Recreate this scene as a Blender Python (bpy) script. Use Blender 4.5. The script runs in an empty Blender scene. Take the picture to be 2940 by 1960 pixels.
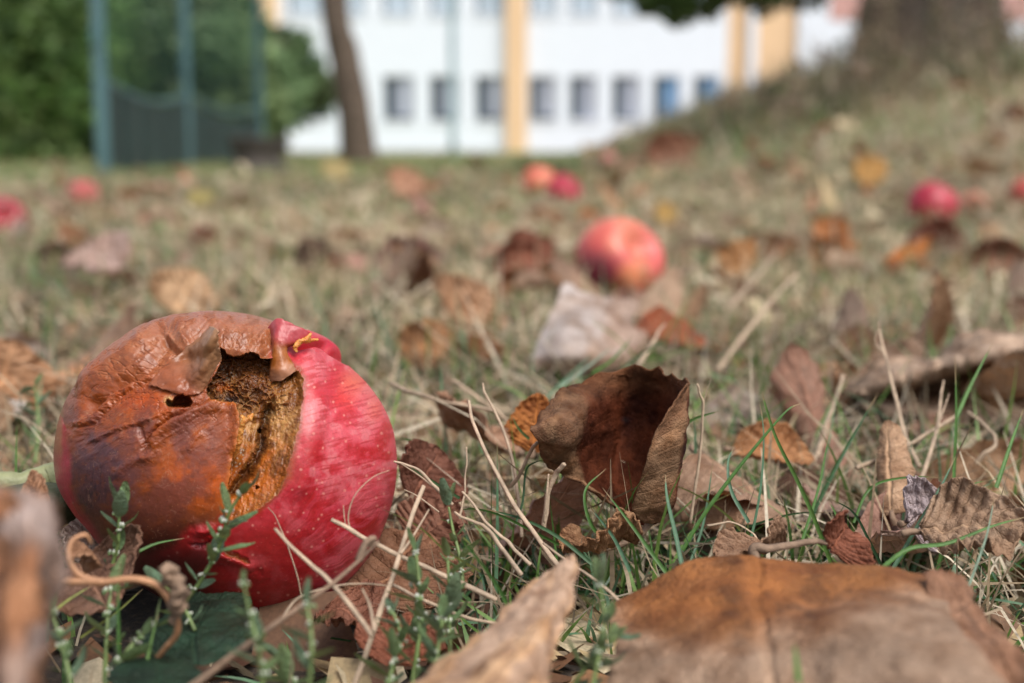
import bpy, math, random
import numpy as np
from mathutils import Vector, Matrix

# ------------------------------------------------------------------ camera, sky, sun, exposure
R = math.radians
scene = bpy.context.scene
C = scene.collection
PW, PH = 2940.0, 1960.0            # size of the photograph
FP = PW * 50.0 / 36.0              # focal length in its pixels
CAMH = 0.1066
PITCH = math.atan((980 - 425) / FP)
cam_d = bpy.data.cameras.new('camera')
cam = bpy.data.objects.new('camera', cam_d)
C.objects.link(cam)
cam.location = (0, 0, CAMH)
cam.rotation_euler = (R(90) - PITCH, 0, 0)
cam_d.lens = 50
cam_d.sensor_width = 36
cam_d.clip_start = 0.01
cam_d.clip_end = 600
cam_d.dof.use_dof = True
cam_d.dof.focus_distance = 0.312
cam_d.dof.aperture_fstop = 12.0
scene.camera = cam

world = bpy.data.worlds.new('World')
scene.world = world
world.use_nodes = True
wn = world.node_tree
wn.nodes.clear()
SUN_EL, SUN_AZ = R(58), R(142)      # azimuth clockwise from +Y
sky = wn.nodes.new('ShaderNodeTexSky')
sky.sky_type = 'NISHITA'
sky.sun_disc = False
sky.sun_elevation = SUN_EL
sky.sun_rotation = SUN_AZ
sky.air_density = 1.0
sky.dust_density = 3.0
sky.ozone_density = 1.0
hs = wn.nodes.new('ShaderNodeHueSaturation')
hs.inputs['Saturation'].default_value = 0.45
bg = wn.nodes.new('ShaderNodeBackground')
bg.inputs['Strength'].default_value = 0.103
wo = wn.nodes.new('ShaderNodeOutputWorld')
wn.links.new(sky.outputs[0], hs.inputs['Color'])
wn.links.new(hs.outputs[0], bg.inputs['Color'])
wn.links.new(bg.outputs[0], wo.inputs['Surface'])

sun_d = bpy.data.lights.new('sun', 'SUN')
sun_d.energy = 1.7
sun_d.angle = R(34)
sun_d.color = (1.0, 0.95, 0.88)
sun = bpy.data.objects.new('sun', sun_d)
C.objects.link(sun)
sdir = Vector((math.sin(SUN_AZ) * math.cos(SUN_EL), math.cos(SUN_AZ) * math.cos(SUN_EL), math.sin(SUN_EL)))
sun.rotation_euler = (-sdir).to_track_quat('-Z', 'Y').to_euler()
sun.location = sdir * 20

scene.view_settings.view_transform = 'Standard'
scene.view_settings.look = 'None'
scene.view_settings.exposure = 0.97
scene.view_settings.gamma = 1.0
scene.render.engine = 'CYCLES'
try:
    scene.cycles.max_bounces = 8
    scene.cycles.diffuse_bounces = 4
    scene.cycles.transparent_max_bounces = 16
    scene.cycles.use_denoising = True
except Exception:
    pass

# ------------------------------------------------------------------ helpers
FWD = np.array([0, math.cos(PITCH), -math.sin(PITCH)])
UPV = np.array([0, math.sin(PITCH), math.cos(PITCH)])
RGT = np.array([1.0, 0, 0])
CAM = np.array([0, 0, CAMH])


def at(px, py, d):
    """world point seen at photo pixel (px, py) at distance d along the camera axis"""
    px = np.asarray(px, float); py = np.asarray(py, float); d = np.asarray(d, float)
    return CAM + (d[..., None]) * (FWD + ((px - 1470) / FP)[..., None] * RGT + ((980 - py) / FP)[..., None] * UPV)


def proj(P):
    q = P - CAM
    d = q @ FWD
    return 1470 + FP * (q @ RGT) / d, 980 - FP * (q @ UPV) / d, d


def sm(x):
    x = np.clip(x, 0, 1)
    return x * x * (3 - 2 * x)


rngG = np.random.RandomState(11)
PERM = rngG.rand(64, 64, 64)


def vnoise(x, y, z):
    xi = np.floor(x).astype(int); yi = np.floor(y).astype(int); zi = np.floor(z).astype(int)
    fx = sm(x - xi); fy = sm(y - yi); fz = sm(z - zi)
    def g(a, b, c):
        return PERM[(xi + a) & 63, (yi + b) & 63, (zi + c) & 63]
    r = 0
    for a in (0, 1):
        for b in (0, 1):
            for c in (0, 1):
                w = (fx if a else 1 - fx) * (fy if b else 1 - fy) * (fz if c else 1 - fz)
                r = r + w * g(a, b, c)
    return r * 2 - 1


def fbm(x, y, z=0.0, o=4, gain=0.5):
    z = np.zeros_like(x) + z
    r = 0; a = 1.0; n = 0
    for i in range(o):
        r = r + a * vnoise(x + 17.3 * i, y + 5.7 * i, z + 3.1 * i)
        n += a; a *= gain; x = x * 2.03; y = y * 2.03; z = z * 2.03
    return r / n


def worley(x, y, seed=0, jit=1.0):
    """distance to nearest and second nearest jittered point, and a cell random"""
    xi = np.floor(x).astype(int); yi = np.floor(y).astype(int)
    f1 = np.full(x.shape, 9.0); f2 = np.full(x.shape, 9.0); cr = np.zeros(x.shape)
    for a in (-1, 0, 1):
        for b in (-1, 0, 1):
            jx = PERM[(xi + a) & 63, (yi + b) & 63, (seed) & 63]
            jy = PERM[(xi + a) & 63, (yi + b) & 63, (seed + 7) & 63]
            rr = PERM[(xi + a) & 63, (yi + b) & 63, (seed + 19) & 63]
            d = np.hypot(xi + a + 0.5 + jit * (jx - .5) - x, yi + b + 0.5 + jit * (jy - .5) - y)
            m = d < f1
            f2 = np.where(m, f1, np.minimum(f2, d))
            cr = np.where(m, rr, cr)
            f1 = np.where(m, d, f1)
    return f1, f2, cr


def gh(x, y):
    """ground height"""
    x = np.asarray(x, float); y = np.asarray(y, float)
    bank = 0.40 * sm((x - 0.0 - 0.015 * y) / 1.35) * sm((y - 2.3) / 2.9) * (1 - sm((y - 7) / 16))
    n = 0.006 * fbm(x * 3.1 + 9, y * 3.1, 0.5, 3) + 0.035 * fbm(x * .35, y * .35, 4.5, 2) * sm((y - 2) / 6)
    return bank + n


def ground_at(px, py):
    lo, hi = 0.05, 60.0
    for i in range(60):
        m = (lo + hi) / 2
        p = at(px, py, m)
        if p[2] > gh(p[0], p[1]): lo = m
        else: hi = m
    return at(px, py, lo), lo


def crom(P, n):
    """Catmull-Rom resample of control rows P (k, ...) to n rows"""
    P = np.asarray(P, float); k = len(P)
    if k == 2:
        t = np.linspace(0, 1, n).reshape((-1,) + (1,) * (P.ndim - 1))
        return P[0] * (1 - t) + P[1] * t
    Q = np.concatenate([[2 * P[0] - P[1]], P, [2 * P[-1] - P[-2]]])
    t = np.linspace(0, k - 1 - 1e-9, n); i = np.floor(t).astype(int)
    f = (t - i).reshape((-1,) + (1,) * (P.ndim - 1))
    a, b, c, d = Q[i], Q[i + 1], Q[i + 2], Q[i + 3]
    return 0.5 * ((2 * b) + (-a + c) * f + (2 * a - 5 * b + 4 * c - d) * f ** 2 + (-a + 3 * b - 3 * c + d) * f ** 3)


def make_mesh(name, V, F, mat=None, parent=None, col=None, uv=None, smooth=True, loc=None):
    """V (n,3); F (m,k) int array, k 3 or 4; col (n,4); uv (n,2) per vertex"""
    V = np.asarray(V, np.float32); F = np.asarray(F, np.int32)
    me = bpy.data.meshes.new(name)
    if loc is not None:
        V = V - np.asarray(loc, np.float32)
    n, m, k = len(V), len(F), F.shape[1]
    me.vertices.add(n); me.vertices.foreach_set('co', V.ravel())
    me.loops.add(m * k); me.loops.foreach_set('vertex_index', F.ravel())
    me.polygons.add(m)
    me.polygons.foreach_set('loop_start', np.arange(0, m * k, k, dtype=np.int32))
    me.polygons.foreach_set('loop_total', np.full(m, k, np.int32))
    me.polygons.foreach_set('use_smooth', np.full(m, bool(smooth)))
    me.update(calc_edges=True)
    if col is not None:
        a = me.color_attributes.new('Col', 'FLOAT_COLOR', 'POINT')
        a.data.foreach_set('color', np.asarray(col, np.float32).ravel())
    if uv is not None:
        u = me.uv_layers.new(name='UVMap')
        u.data.foreach_set('uv', np.asarray(uv, np.float32)[F.ravel()].ravel())
    if mat: me.materials.append(mat)
    o = bpy.data.objects.new(name, me)
    C.objects.link(o)
    if loc is not None: o.location = loc
    if parent is not None: o.parent = parent
    return o


def gridF(nu, nv, wrap=False, off=0):
    """faces of a grid of nu rows by nv columns; wrap joins the last column to the first"""
    i = np.arange(nu - 1)[:, None]; j = np.arange(nv if wrap else nv - 1)[None, :]
    j2 = (j + 1) % nv
    a = i * nv + j; b = i * nv + j2; c = (i + 1) * nv + j2; d = (i + 1) * nv + j
    return np.stack([a, b, c, d], -1).reshape(-1, 4) + off


def tag(o, label=None, cat=None, group=None, kind=None):
    if label: o['label'] = label
    if cat: o['category'] = cat
    if group: o['group'] = group
    if kind: o['kind'] = kind
    return o


def empty(name, loc, label, cat, group=None):
    o = bpy.data.objects.new(name, None)
    o.empty_display_size = 0.01
    C.objects.link(o); o.location = loc
    return tag(o, label, cat, group)


def tube(P, r, ns=8, ridge=0.0, seed=0, flat=1.0):
    """tube along points P (n,3) with radii r (n,), closed ends; returns V, F"""
    P = np.asarray(P, float); n = len(P); r = np.broadcast_to(np.asarray(r, float), (n,))
    T = np.gradient(P, axis=0); T /= np.linalg.norm(T, axis=1)[:, None] + 1e-12
    ref = np.array([0, 0, 1.0]) if abs(T[0][2]) < .9 else np.array([1.0, 0, 0])
    Vs = []
    a = np.arange(ns) * 2 * math.pi / ns
    nrm = np.cross(T[0], ref); nrm /= np.linalg.norm(nrm)
    for i in range(n):
        nrm = nrm - T[i] * (nrm @ T[i]); nrm /= np.linalg.norm(nrm) + 1e-12
        b = np.cross(T[i], nrm)
        rr = r[i] * (1 + ridge * np.cos(a * 3 + seed))
        Vs.append(P[i] + rr[:, None] * (np.cos(a)[:, None] * nrm + flat * np.sin(a)[:, None] * b))
    V = np.concatenate(Vs + [P[:1], P[-1:]])
    F = gridF(n, ns, True).tolist()
    c0, c1 = n * ns, n * ns + 1
    for j in range(ns):
        k = (j + 1) % ns
        F.append([c0, k, j, j]); F.append([c1, (n - 1) * ns + j, (n - 1) * ns + k, (n - 1) * ns + k])
    F = np.array(F)
    return V, F


class MB:
    def __init__(s): s.V = []; s.F = []; s.Cc = []; s.n = 0
    def add(s, V, F, col=None):
        F = np.asarray(F)
        s.V.append(V); s.F.append(F + s.n); s.n += len(V)
        if col is not None:
            s.Cc.append(np.broadcast_to(np.asarray(col, float), (len(V), 4)))
    def box(s, x0, x1, y0, y1, z0, z1, col=None):
        V = np.array([[x, y, z] for x in (x0, x1) for y in (y0, y1) for z in (z0, z1)], float)
        F = [[0, 1, 3, 2], [4, 6, 7, 5], [0, 4, 5, 1], [2, 3, 7, 6], [0, 2, 6, 4], [1, 5, 7, 3]]
        s.add(V, F, col)
    def build(s, name, mat, parent=None, smooth=False, loc=None):
        return make_mesh(name, np.concatenate(s.V), fix(np.concatenate(s.F)), mat, parent,
                         np.concatenate(s.Cc) if s.Cc else None, smooth=smooth, loc=loc)


def fix(F):
    return F


# degenerate quads (triangles written as quads) are split off by make_mesh2
def tri_safe(V, F):
    q = F[F[:, 2] != F[:, 3]]; t = F[F[:, 2] == F[:, 3]][:, :3]
    T = np.concatenate([q[:, [0, 1, 2]], q[:, [0, 2, 3]], t])
    return V, T


def lin(r, g, b):
    f = lambda c: (c / 255 / 12.92) if c / 255 <= 0.04045 else ((c / 255 + .055) / 1.055) ** 2.4
    return np.array([f(r), f(g), f(b)])


# ------------------------------------------------------------------ materials
def mat_new(name):
    m = bpy.data.materials.new(name); m.use_nodes = True
    nt = m.node_tree; nt.nodes.clear()
    out = nt.nodes.new('ShaderNodeOutputMaterial')
    return m, nt, out


def N(nt, t, **kw):
    n = nt.nodes.new(t)
    for k, v in kw.items():
        if k in n.inputs.keys(): n.inputs[k].default_value = v
        else: setattr(n, k, v)
    return n


def mix_rgb(nt, fac, a, b, mode='MIX'):
    n = nt.nodes.new('ShaderNodeMix'); n.data_type = 'RGBA'; n.blend_type = mode
    for s, v in ((0, fac), (6, a), (7, b)):
        if hasattr(v, 'is_output'): nt.links.new(v, n.inputs[s])
        elif s == 0: n.inputs[0].default_value = v
        else: n.inputs[s].default_value = (*v[:3], 1)
    return n.outputs[2]


def math_n(nt, op, a, b=0.0, c=None):
    n = nt.nodes.new('ShaderNodeMath'); n.operation = op
    for i, v in enumerate((a, b) if c is None else (a, b, c)):
        if hasattr(v, 'is_output'): nt.links.new(v, n.inputs[i])
        else: n.inputs[i].default_value = v
    return n.outputs[0]


def noise_n(nt, scale, detail=4, vec=None, rough=.55, out='Fac'):
    n = N(nt, 'ShaderNodeTexNoise'); n.inputs['Scale'].default_value = scale
    n.inputs['Detail'].default_value = detail; n.inputs['Roughness'].default_value = rough
    if vec is not None: nt.links.new(vec, n.inputs['Vector'])
    return n.outputs[out]


def ramp(nt, f, stops):
    n = nt.nodes.new('ShaderNodeValToRGB')
    e = n.color_ramp.elements
    while len(e) < len(stops): e.new(0.5)
    for k, (p, c) in zip(e, stops): k.position = p; k.color = (*c[:3], 1)
    nt.links.new(f, n.inputs[0])
    return n.outputs[0]


def bump(nt, h, s=.3, d=.001):
    n = N(nt, 'ShaderNodeBump'); n.inputs['Strength'].default_value = s; n.inputs['Distance'].default_value = d
    nt.links.new(h, n.inputs['Height'])
    return n.outputs[0]


def simple(name, col, rough=.7, nscale=8, var=.25, bscale=None, bd=.002, metallic=0):
    m, nt, out = mat_new(name)
    tc = N(nt, 'ShaderNodeTexCoord').outputs['Object']
    f = noise_n(nt, nscale, 6, tc)
    c = np.array(col)
    cr = ramp(nt, f, [(.3, c * (1 - var)), (.7, np.minimum(c * (1 + var), .95))])
    p = N(nt, 'ShaderNodeBsdfPrincipled', Roughness=rough, Metallic=metallic)
    nt.links.new(cr, p.inputs['Base Color'])
    if bscale:
        nt.links.new(bump(nt, noise_n(nt, bscale, 6, tc), .6, bd), p.inputs['Normal'])
    nt.links.new(p.outputs[0], out.inputs[0])
    return m


def blade_mat(name, trans=.35, rough=.45):
    m, nt, out = mat_new(name)
    a = N(nt, 'ShaderNodeVertexColor', layer_name='Col').outputs[0]
    tc = N(nt, 'ShaderNodeTexCoord').outputs['Object']
    f = noise_n(nt, 900, 3, tc)
    c = mix_rgb(nt, 1.0, a, ramp(nt, f, [(.25, (.7, .7, .7)), (.75, (1.25, 1.25, 1.25))]), 'MULTIPLY')
    p = N(nt, 'ShaderNodeBsdfPrincipled', Roughness=rough)
    p.inputs['Specular IOR Level'].default_value = .35
    nt.links.new(c, p.inputs['Base Color'])
    t = N(nt, 'ShaderNodeBsdfTranslucent'); nt.links.new(c, t.inputs[0])
    mx = N(nt, 'ShaderNodeMixShader'); mx.inputs[0].default_value = trans
    nt.links.new(p.outputs[0], mx.inputs[1]); nt.links.new(t.outputs[0], mx.inputs[2])
    nt.links.new(mx.outputs[0], out.inputs[0])
    return m


def leaf_mat(name, use_attr=False, vein=.6, back=(1.25, 1.25, 1.3), backmix=.45, trans=.15, rough=.6, spots=.6, mscale=150, v2w=.8, spec=.3):
    """leaf blade: UV u along the midrib 0..1, v across -1..1; colour from the object or the Col attribute"""
    m, nt, out = mat_new(name)
    if use_attr: base = N(nt, 'ShaderNodeVertexColor', layer_name='Col').outputs[0]
    else: base = N(nt, 'ShaderNodeObjectInfo').outputs['Color']
    tcn = N(nt, 'ShaderNodeTexCoord'); tc = tcn.outputs['Object']; uv = tcn.outputs['UV']
    rnd = N(nt, 'ShaderNodeObjectInfo').outputs['Random']
    off = N(nt, 'ShaderNodeVectorMath', operation='ADD')
    nt.links.new(tc, off.inputs[0])
    cmb = N(nt, 'ShaderNodeCombineXYZ'); nt.links.new(rnd, cmb.inputs[0]); nt.links.new(rnd, cmb.inputs[1])
    nt.links.new(cmb.outputs[0], off.inputs[1])
    pos = off.outputs[0]
    n1 = noise_n(nt, mscale, 5, pos, .6)
    n2 = noise_n(nt, mscale * 6, 4, pos, .65)
    n3 = noise_n(nt, mscale * .35, 3, pos, .5)
    c = mix_rgb(nt, ramp(nt, n1, [(.38, (0, 0, 0)), (.68, (1, 1, 1))]), base, mix_rgb(nt, 1.0, base, (.48, .38, .30), 'MULTIPLY'))
    c = mix_rgb(nt, math_n(nt, 'MULTIPLY', ramp(nt, n3, [(.5, (0, 0, 0)), (.7, (1, 1, 1))]), .45), c, mix_rgb(nt, 1.0, base, (1.35, 1.2, 1.05), 'MULTIPLY'))
    c = mix_rgb(nt, math_n(nt, 'MULTIPLY', ramp(nt, n2, [(.56, (0, 0, 0)), (.70, (1, 1, 1))]), spots), c, mix_rgb(nt, 1.0, base, (.3, .22, .18), 'MULTIPLY'))
    # veins
    sp = N(nt, 'ShaderNodeSeparateXYZ'); nt.links.new(uv, sp.inputs[0])
    wob = math_n(nt, 'MULTIPLY', math_n(nt, 'SUBTRACT', noise_n(nt, 5, 2, uv), .5), .12)
    av = math_n(nt, 'ABSOLUTE', math_n(nt, 'ADD', sp.outputs[1], wob))
    ph = math_n(nt, 'MULTIPLY', math_n(nt, 'SUBTRACT', sp.outputs[0], math_n(nt, 'MULTIPLY', av, .22)), 9.0)
    fr = math_n(nt, 'ABSOLUTE', math_n(nt, 'SUBTRACT', math_n(nt, 'FRACT', math_n(nt, 'ADD', ph, math_n(nt, 'MULTIPLY', wob, 3.0))), .5))
    v2 = ramp(nt, fr, [(.0, (1, 1, 1)), (.07, (0, 0, 0))])
    v1 = ramp(nt, av, [(.015, (1, 1, 1)), (.05, (0, 0, 0))])
    vv = N(nt, 'ShaderNodeTexVoronoi', feature='DISTANCE_TO_EDGE'); vv.inputs['Scale'].default_value = mscale * 5
    nt.links.new(pos, vv.inputs['Vector'])
    v3 = ramp(nt, vv.outputs['Distance'], [(.0, (1, 1, 1)), (.12, (0, 0, 0))])
    vt = math_n(nt, 'MAXIMUM', v1, math_n(nt, 'MULTIPLY', v2, v2w))
    vm = math_n(nt, 'MAXIMUM', vt, math_n(nt, 'MULTIPLY', v3, .22))
    c = mix_rgb(nt, math_n(nt, 'MULTIPLY', vm, vein), c, mix_rgb(nt, 1.0, base, (1.5, 1.45, 1.35), 'MULTIPLY'))
    bf = N(nt, 'ShaderNodeNewGeometry').outputs['Backfacing']
    pale = mix_rgb(nt, backmix, mix_rgb(nt, 1.0, c, back, 'MULTIPLY'), (.34, .27, .21))
    c = mix_rgb(nt, bf, c, pale)
    h = math_n(nt, 'ADD', math_n(nt, 'MULTIPLY', vm, -.9), math_n(nt, 'ADD', math_n(nt, 'MULTIPLY', n2, 1.0), math_n(nt, 'MULTIPLY', n1, 1.6)))
    p = N(nt, 'ShaderNodeBsdfPrincipled', Roughness=rough)
    p.inputs['Specular IOR Level'].default_value = spec
    nt.links.new(c, p.inputs['Base Color'])
    nt.links.new(bump(nt, h, .8, .0009), p.inputs['Normal'])
    t = N(nt, 'ShaderNodeBsdfTranslucent'); nt.links.new(mix_rgb(nt, 1.0, c, (1.3, .9, .6), 'MULTIPLY'), t.inputs[0])
    mx = N(nt, 'ShaderNodeMixShader'); mx.inputs[0].default_value = trans
    nt.links.new(p.outputs[0], mx.inputs[1]); nt.links.new(t.outputs[0], mx.inputs[2])
    nt.links.new(mx.outputs[0], out.inputs[0])
    return m


M = {}
M['blade'] = blade_mat('blade')
M['straw'] = blade_mat('straw', .18, .55)
M['leaf'] = leaf_mat('dead_leaf')
M['leaf_attr'] = leaf_mat('dead_leaf_attr', True)
M['greenleaf'] = leaf_mat('green_leaf', True, vein=.35, back=(1.2, 1.2, 1.2), backmix=.0, trans=.25, rough=.42, spots=.25)
M['stone'] = simple('stump_bark', (.055, .046, .04), .9, 20, .6, 60, .01)
M['bark'] = simple('bark', (.095, .068, .05), .9, 25, .5, 30, .02)
M['bark_dark'] = simple('bark_dark', (.055, .042, .035), .9, 14, .55, 22, .04)
M['white'] = simple('white_render', (.70, .755, .83), .8, 3, .03)
M['peach'] = simple('peach_render', (.70, .49, .30), .8, 3, .05)
M['pink'] = simple('pink_render', (.52, .30, .27), .8, 3, .06)
M['teal'] = simple('teal_paint', (.055, .125, .14), .5, 3, .15)
M['glass'] = simple('window_glass', (.02, .04, .06), .3, 1, .3)
M['blind'] = simple('window_blind', (.36, .39, .47), .7, 4, .15)
M['blind_blue'] = simple('window_blind_blue', (.16, .30, .50), .7, 4, .15)
M['frame'] = simple('window_frame_paint', (.70, .72, .76), .5, 3, .05)
M['roof'] = simple('roof_tile', (.20, .10, .07), .8, 3, .2)
M['twig'] = simple('twig', (.20, .13, .085), .8, 300, .4, 900, .0006)
M['greenstalk'] = simple('green_stalk', (.21, .22, .11), .5, 120, .45, 500, .0008)
M['tendril'] = simple('tendril', (.40, .20, .10), .55, 200, .35, 700, .0005)
M['stemgreen'] = simple('stem_green', (.12, .17, .05), .5, 300, .35)
M['bud'] = simple('bud', (.62, .62, .52), .5, 900, .25)
# ------------------------------------------------------------------ ground, building, trees, fence
def build_ground():
    xs = np.concatenate([-np.geomspace(80, 1.2, 60), np.linspace(-1.15, 1.15, 120), np.geomspace(1.2, 80, 60)])
    ys = np.concatenate([np.linspace(-3, 0, 14)[:-1], np.linspace(0, 1.5, 130), np.geomspace(1.52, 160, 170)])
    X, Y = np.meshgrid(xs, ys)
    Z = gh(X, Y) - 0.001
    n = fbm(X * 60, Y * 60, 2.2, 3)
    Z = Z + .0022 * n * (Y < 2)
    V = np.stack([X, Y, Z], -1).reshape(-1, 3)
    m, nt, out = mat_new('soil_and_litter')
    tc = N(nt, 'ShaderNodeTexCoord').outputs['Object']
    f1 = noise_n(nt, 55, 8, tc, .7); f2 = noise_n(nt, 420, 5, tc, .7); f3 = noise_n(nt, 1.2, 4, tc)
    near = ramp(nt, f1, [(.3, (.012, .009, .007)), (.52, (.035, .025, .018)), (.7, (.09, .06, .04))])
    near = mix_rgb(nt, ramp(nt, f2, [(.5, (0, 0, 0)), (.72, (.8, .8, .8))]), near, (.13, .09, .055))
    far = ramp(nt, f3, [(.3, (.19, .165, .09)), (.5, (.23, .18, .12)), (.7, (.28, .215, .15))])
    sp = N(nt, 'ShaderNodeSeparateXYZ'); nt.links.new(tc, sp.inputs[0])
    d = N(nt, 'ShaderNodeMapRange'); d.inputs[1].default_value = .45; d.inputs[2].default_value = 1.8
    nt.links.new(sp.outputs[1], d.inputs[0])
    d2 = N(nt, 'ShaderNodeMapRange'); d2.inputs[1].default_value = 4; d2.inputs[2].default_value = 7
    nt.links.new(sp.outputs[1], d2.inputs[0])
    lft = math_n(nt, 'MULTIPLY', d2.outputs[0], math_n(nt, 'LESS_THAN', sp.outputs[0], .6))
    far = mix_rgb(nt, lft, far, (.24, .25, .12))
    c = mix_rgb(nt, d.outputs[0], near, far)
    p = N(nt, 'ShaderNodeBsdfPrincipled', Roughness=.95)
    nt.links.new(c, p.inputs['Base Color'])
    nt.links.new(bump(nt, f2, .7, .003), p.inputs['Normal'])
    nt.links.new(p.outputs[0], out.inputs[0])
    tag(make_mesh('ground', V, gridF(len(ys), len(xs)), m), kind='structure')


build_ground()


def wx(px, Y):   # x of a photo column on a vertical plane at depth Y (camera axis almost level)
    return (px - 1470) / FP * (Y / math.cos(PITCH)) * 1.0


def wz(py, Y):
    p0 = at(1470, py, 1.0)
    k = Y / p0[1]
    return CAMH + (p0[2] - CAMH) * k


BY = 45.0


def bx_(px):
    p = at(px, 300, 1.0)
    return p[0] * BY / p[1]


def build_school():
    root = empty('school_building', (bx_(1480), BY, 0), 'white school building with peach pilasters and two rows of windows far behind the lawn', 'building')
    L = np.array(root.location)
    def part(name, boxes, mat, parent=root):
        mb = MB()
        for b in boxes: mb.box(*b)
        o = mb.build(name, mat, None)
        o.parent = parent
        o.matrix_parent_inverse = Matrix.Translation(-L) if parent is root else Matrix.Identity(4)
        return o
    x0, x1 = bx_(640), bx_(2085)
    y0 = BY
    fl = 3.25
    zb = wz(346, BY); zt = wz(217, BY)
    rows = [(zb, zt), (zb + fl, zt + fl), (zb + 2 * fl, zt + 2 * fl)]
    cols = [(830, 930), (972, 1050), (1100, 1188), (1234, 1318), (1364, 1449), (1519, 1598), (1635, 1713), (1757, 1837), (1875, 1951), (1991, 2064)]
    H = 11.2
    # wall with openings: horizontal bands and piers, butted
    boxes = []
    xe = [x0] + sum([[bx_(a), bx_(b)] for a, b in cols], []) + [x1]
    zprev = -.3
    for (za, zc) in rows:
        boxes.append((x0, x1, y0, y0 + .4, zprev, za))
        for i in range(0, len(xe), 2):
            if xe[i + 1] > xe[i]: boxes.append((xe[i], xe[i + 1], y0, y0 + .4, za, zc))
        zprev = zc
    boxes.append((x0, x1, y0, y0 + .4, zprev, H))
    boxes.append((x0, x1, y0 + .9, y0 + 12, -.3, H - .01))
    part('wall', boxes, M['white'])
    part('pilaster', [(bx_(1452), bx_(1512), y0 - .25, y0 - .002, -.3, H)], M['peach'])
    part('pilaster', [(bx_(640), bx_(805), y0 - .25, y0 - .002, -.3, H)], M['peach'])
    part('plinth', [(bx_(806), bx_(1451), y0 - .06, y0 - .002, -.3, .12)], simple('plinth_grey', (.5, .52, .56), .8))
    rr = random.Random(5)
    for r, (za, zc) in enumerate(rows):
        for ci, (a, b) in enumerate(cols):
            if r == 2 and ci % 2: pass
            xa, xb = bx_(a), bx_(b); t = .022
            fo = part('window', [(xa, xb, y0 + .12, y0 + .19, zc - t, zc), (xa, xb, y0 + .12, y0 + .19, za, za + t),
                                 (xa, xa + t, y0 + .12, y0 + .19, za + t, zc - t), (xb - t, xb, y0 + .12, y0 + .19, za + t, zc - t)], M['frame'])
            part('pane', [(xa + t, xb - t, y0 + .16, y0 + .172, za + t, zc - t)], M['glass'], fo)
            w = xb - xa
            s = .42 if r == 0 else 0.12
            bm = M['blind_blue'] if (r == 0 and ci in (8, 9)) else M['blind']
            if r: bm = simple('window_blind_pale', (.42, .50, .58), .7, 4, .1) if 'wbp' not in M else M['wbp']; M['wbp'] = bm
            part('blind', [(xa + t + (w - 2 * t) * s, xb - t - .02, y0 + .140, y0 + .157, za + t + .01 + (.15 * rr.random() if r == 0 else 0), zc - t - .02)], bm, fo)
            part('sill', [(xa - .04, xb + .04, y0 - .05, y0 - .002, za - .06, za)], M['frame'], fo)
    part('roof', [(x0 - .4, x1 + .4, y0 - .5, y0 + 12.5, H, H + .35)], M['roof'])
    # right-hand wing, peach with a white downpipe, then white with pink panels
    root2 = empty('annex_building', (bx_(2400), BY + 1, 0), 'peach and white annex with a pink upper storey behind the big tree trunk', 'building')
    L2 = np.array(root2.location)
    def part2(name, boxes, mat):
        mb = MB()
        for b in boxes: mb.box(*b)
        o = mb.build(name, mat, None); o.parent = root2; o.matrix_parent_inverse = Matrix.Translation(-L2)
        return o
    Y2 = BY + 1
    part2('wall', [(bx_(2086) + .02, bx_(2300), Y2, Y2 + 10, -.3, 9)], M['peach'])
    part2('downpipe', [(bx_(2158), bx_(2182), Y2 - .2, Y2 - .02, -.3, 9)], M['white'])
    part2('wall', [(bx_(2300) + .005, bx_(3300), Y2 - .2, Y2 + 10, -.3, wz(60, Y2))], M['white'])
    part2('upper_wall', [(bx_(2300) + .005, bx_(2390), Y2 - .2, Y2 + 10, wz(60, Y2) + .002, 8)], M['white'])
    part2('upper_wall', [(bx_(2391), bx_(3300), Y2 - .22, Y2 + 10, wz(60, Y2) + .002, 8)], M['pink'])
    part2('roof', [(bx_(2086) + .02, bx_(3320), Y2 - .5, Y2 + 10.4, 9.01, 9.3)], M['roof'])


build_school()


def leaf_cloud(n, centers, radii, size, cols, rng, drop=None):
    """n leaf-sized diamonds spread through a set of blobs; returns V, F, col"""
    centers = np.asarray(centers, float); radii = np.asarray(radii, float)
    if radii.ndim == 1: radii = np.repeat(radii[:, None], 3, 1)
    w = (radii.prod(1)) ** .67; w /= w.sum()
    k = rng.choice(len(centers), n, p=w)
    d = rng.normal(size=(n, 3)); d /= np.linalg.norm(d, axis=1)[:, None]
    rr = rng.rand(n) ** .45
    P = centers[k] + d * rr[:, None] * radii[k]
    a = rng.normal(size=(n, 3)); a /= np.linalg.norm(a, axis=1)[:, None]
    a[:, 2] = a[:, 2] * .6 - .2
    b = np.cross(a, rng.normal(size=(n, 3))); b /= np.linalg.norm(b, axis=1)[:, None]
    s = size * (0.6 + .8 * rng.rand(n))[:, None]
    nn = np.cross(a, b)
    V = np.stack([P - a * s * .5, P + b * s * .28 + nn * s * .08, P + a * s * .5, P - b * s * .28 + nn * s * .08], 1).reshape(-1, 3)
    F = np.arange(4 * n).reshape(-1, 4)
    cols = np.asarray(cols)
    cc = (cols[rng.randint(len(cols), size=len(centers))] * rng.uniform(.6, 1.5, (len(centers), 1)))[k] * (.7 + .6 * rng.rand(n))[:, None]
    ccc = np.ones((n, 4)); ccc[:, :3] = cc
    return V, F, np.repeat(ccc, 4, 0)


def blobs(rng, cx, cy, cz, rx, ry, rz, n, br):
    c = []
    while len(c) < n:
        d = rng.uniform(-1, 1, 3)
        if (d ** 2).sum() < 1 and (d ** 2).sum() > .12: c.append([cx + d[0] * rx, cy + d[1] * ry, cz + d[2] * rz])
    return np.array(c), br * (.6 + .8 * rng.rand(n))


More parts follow.
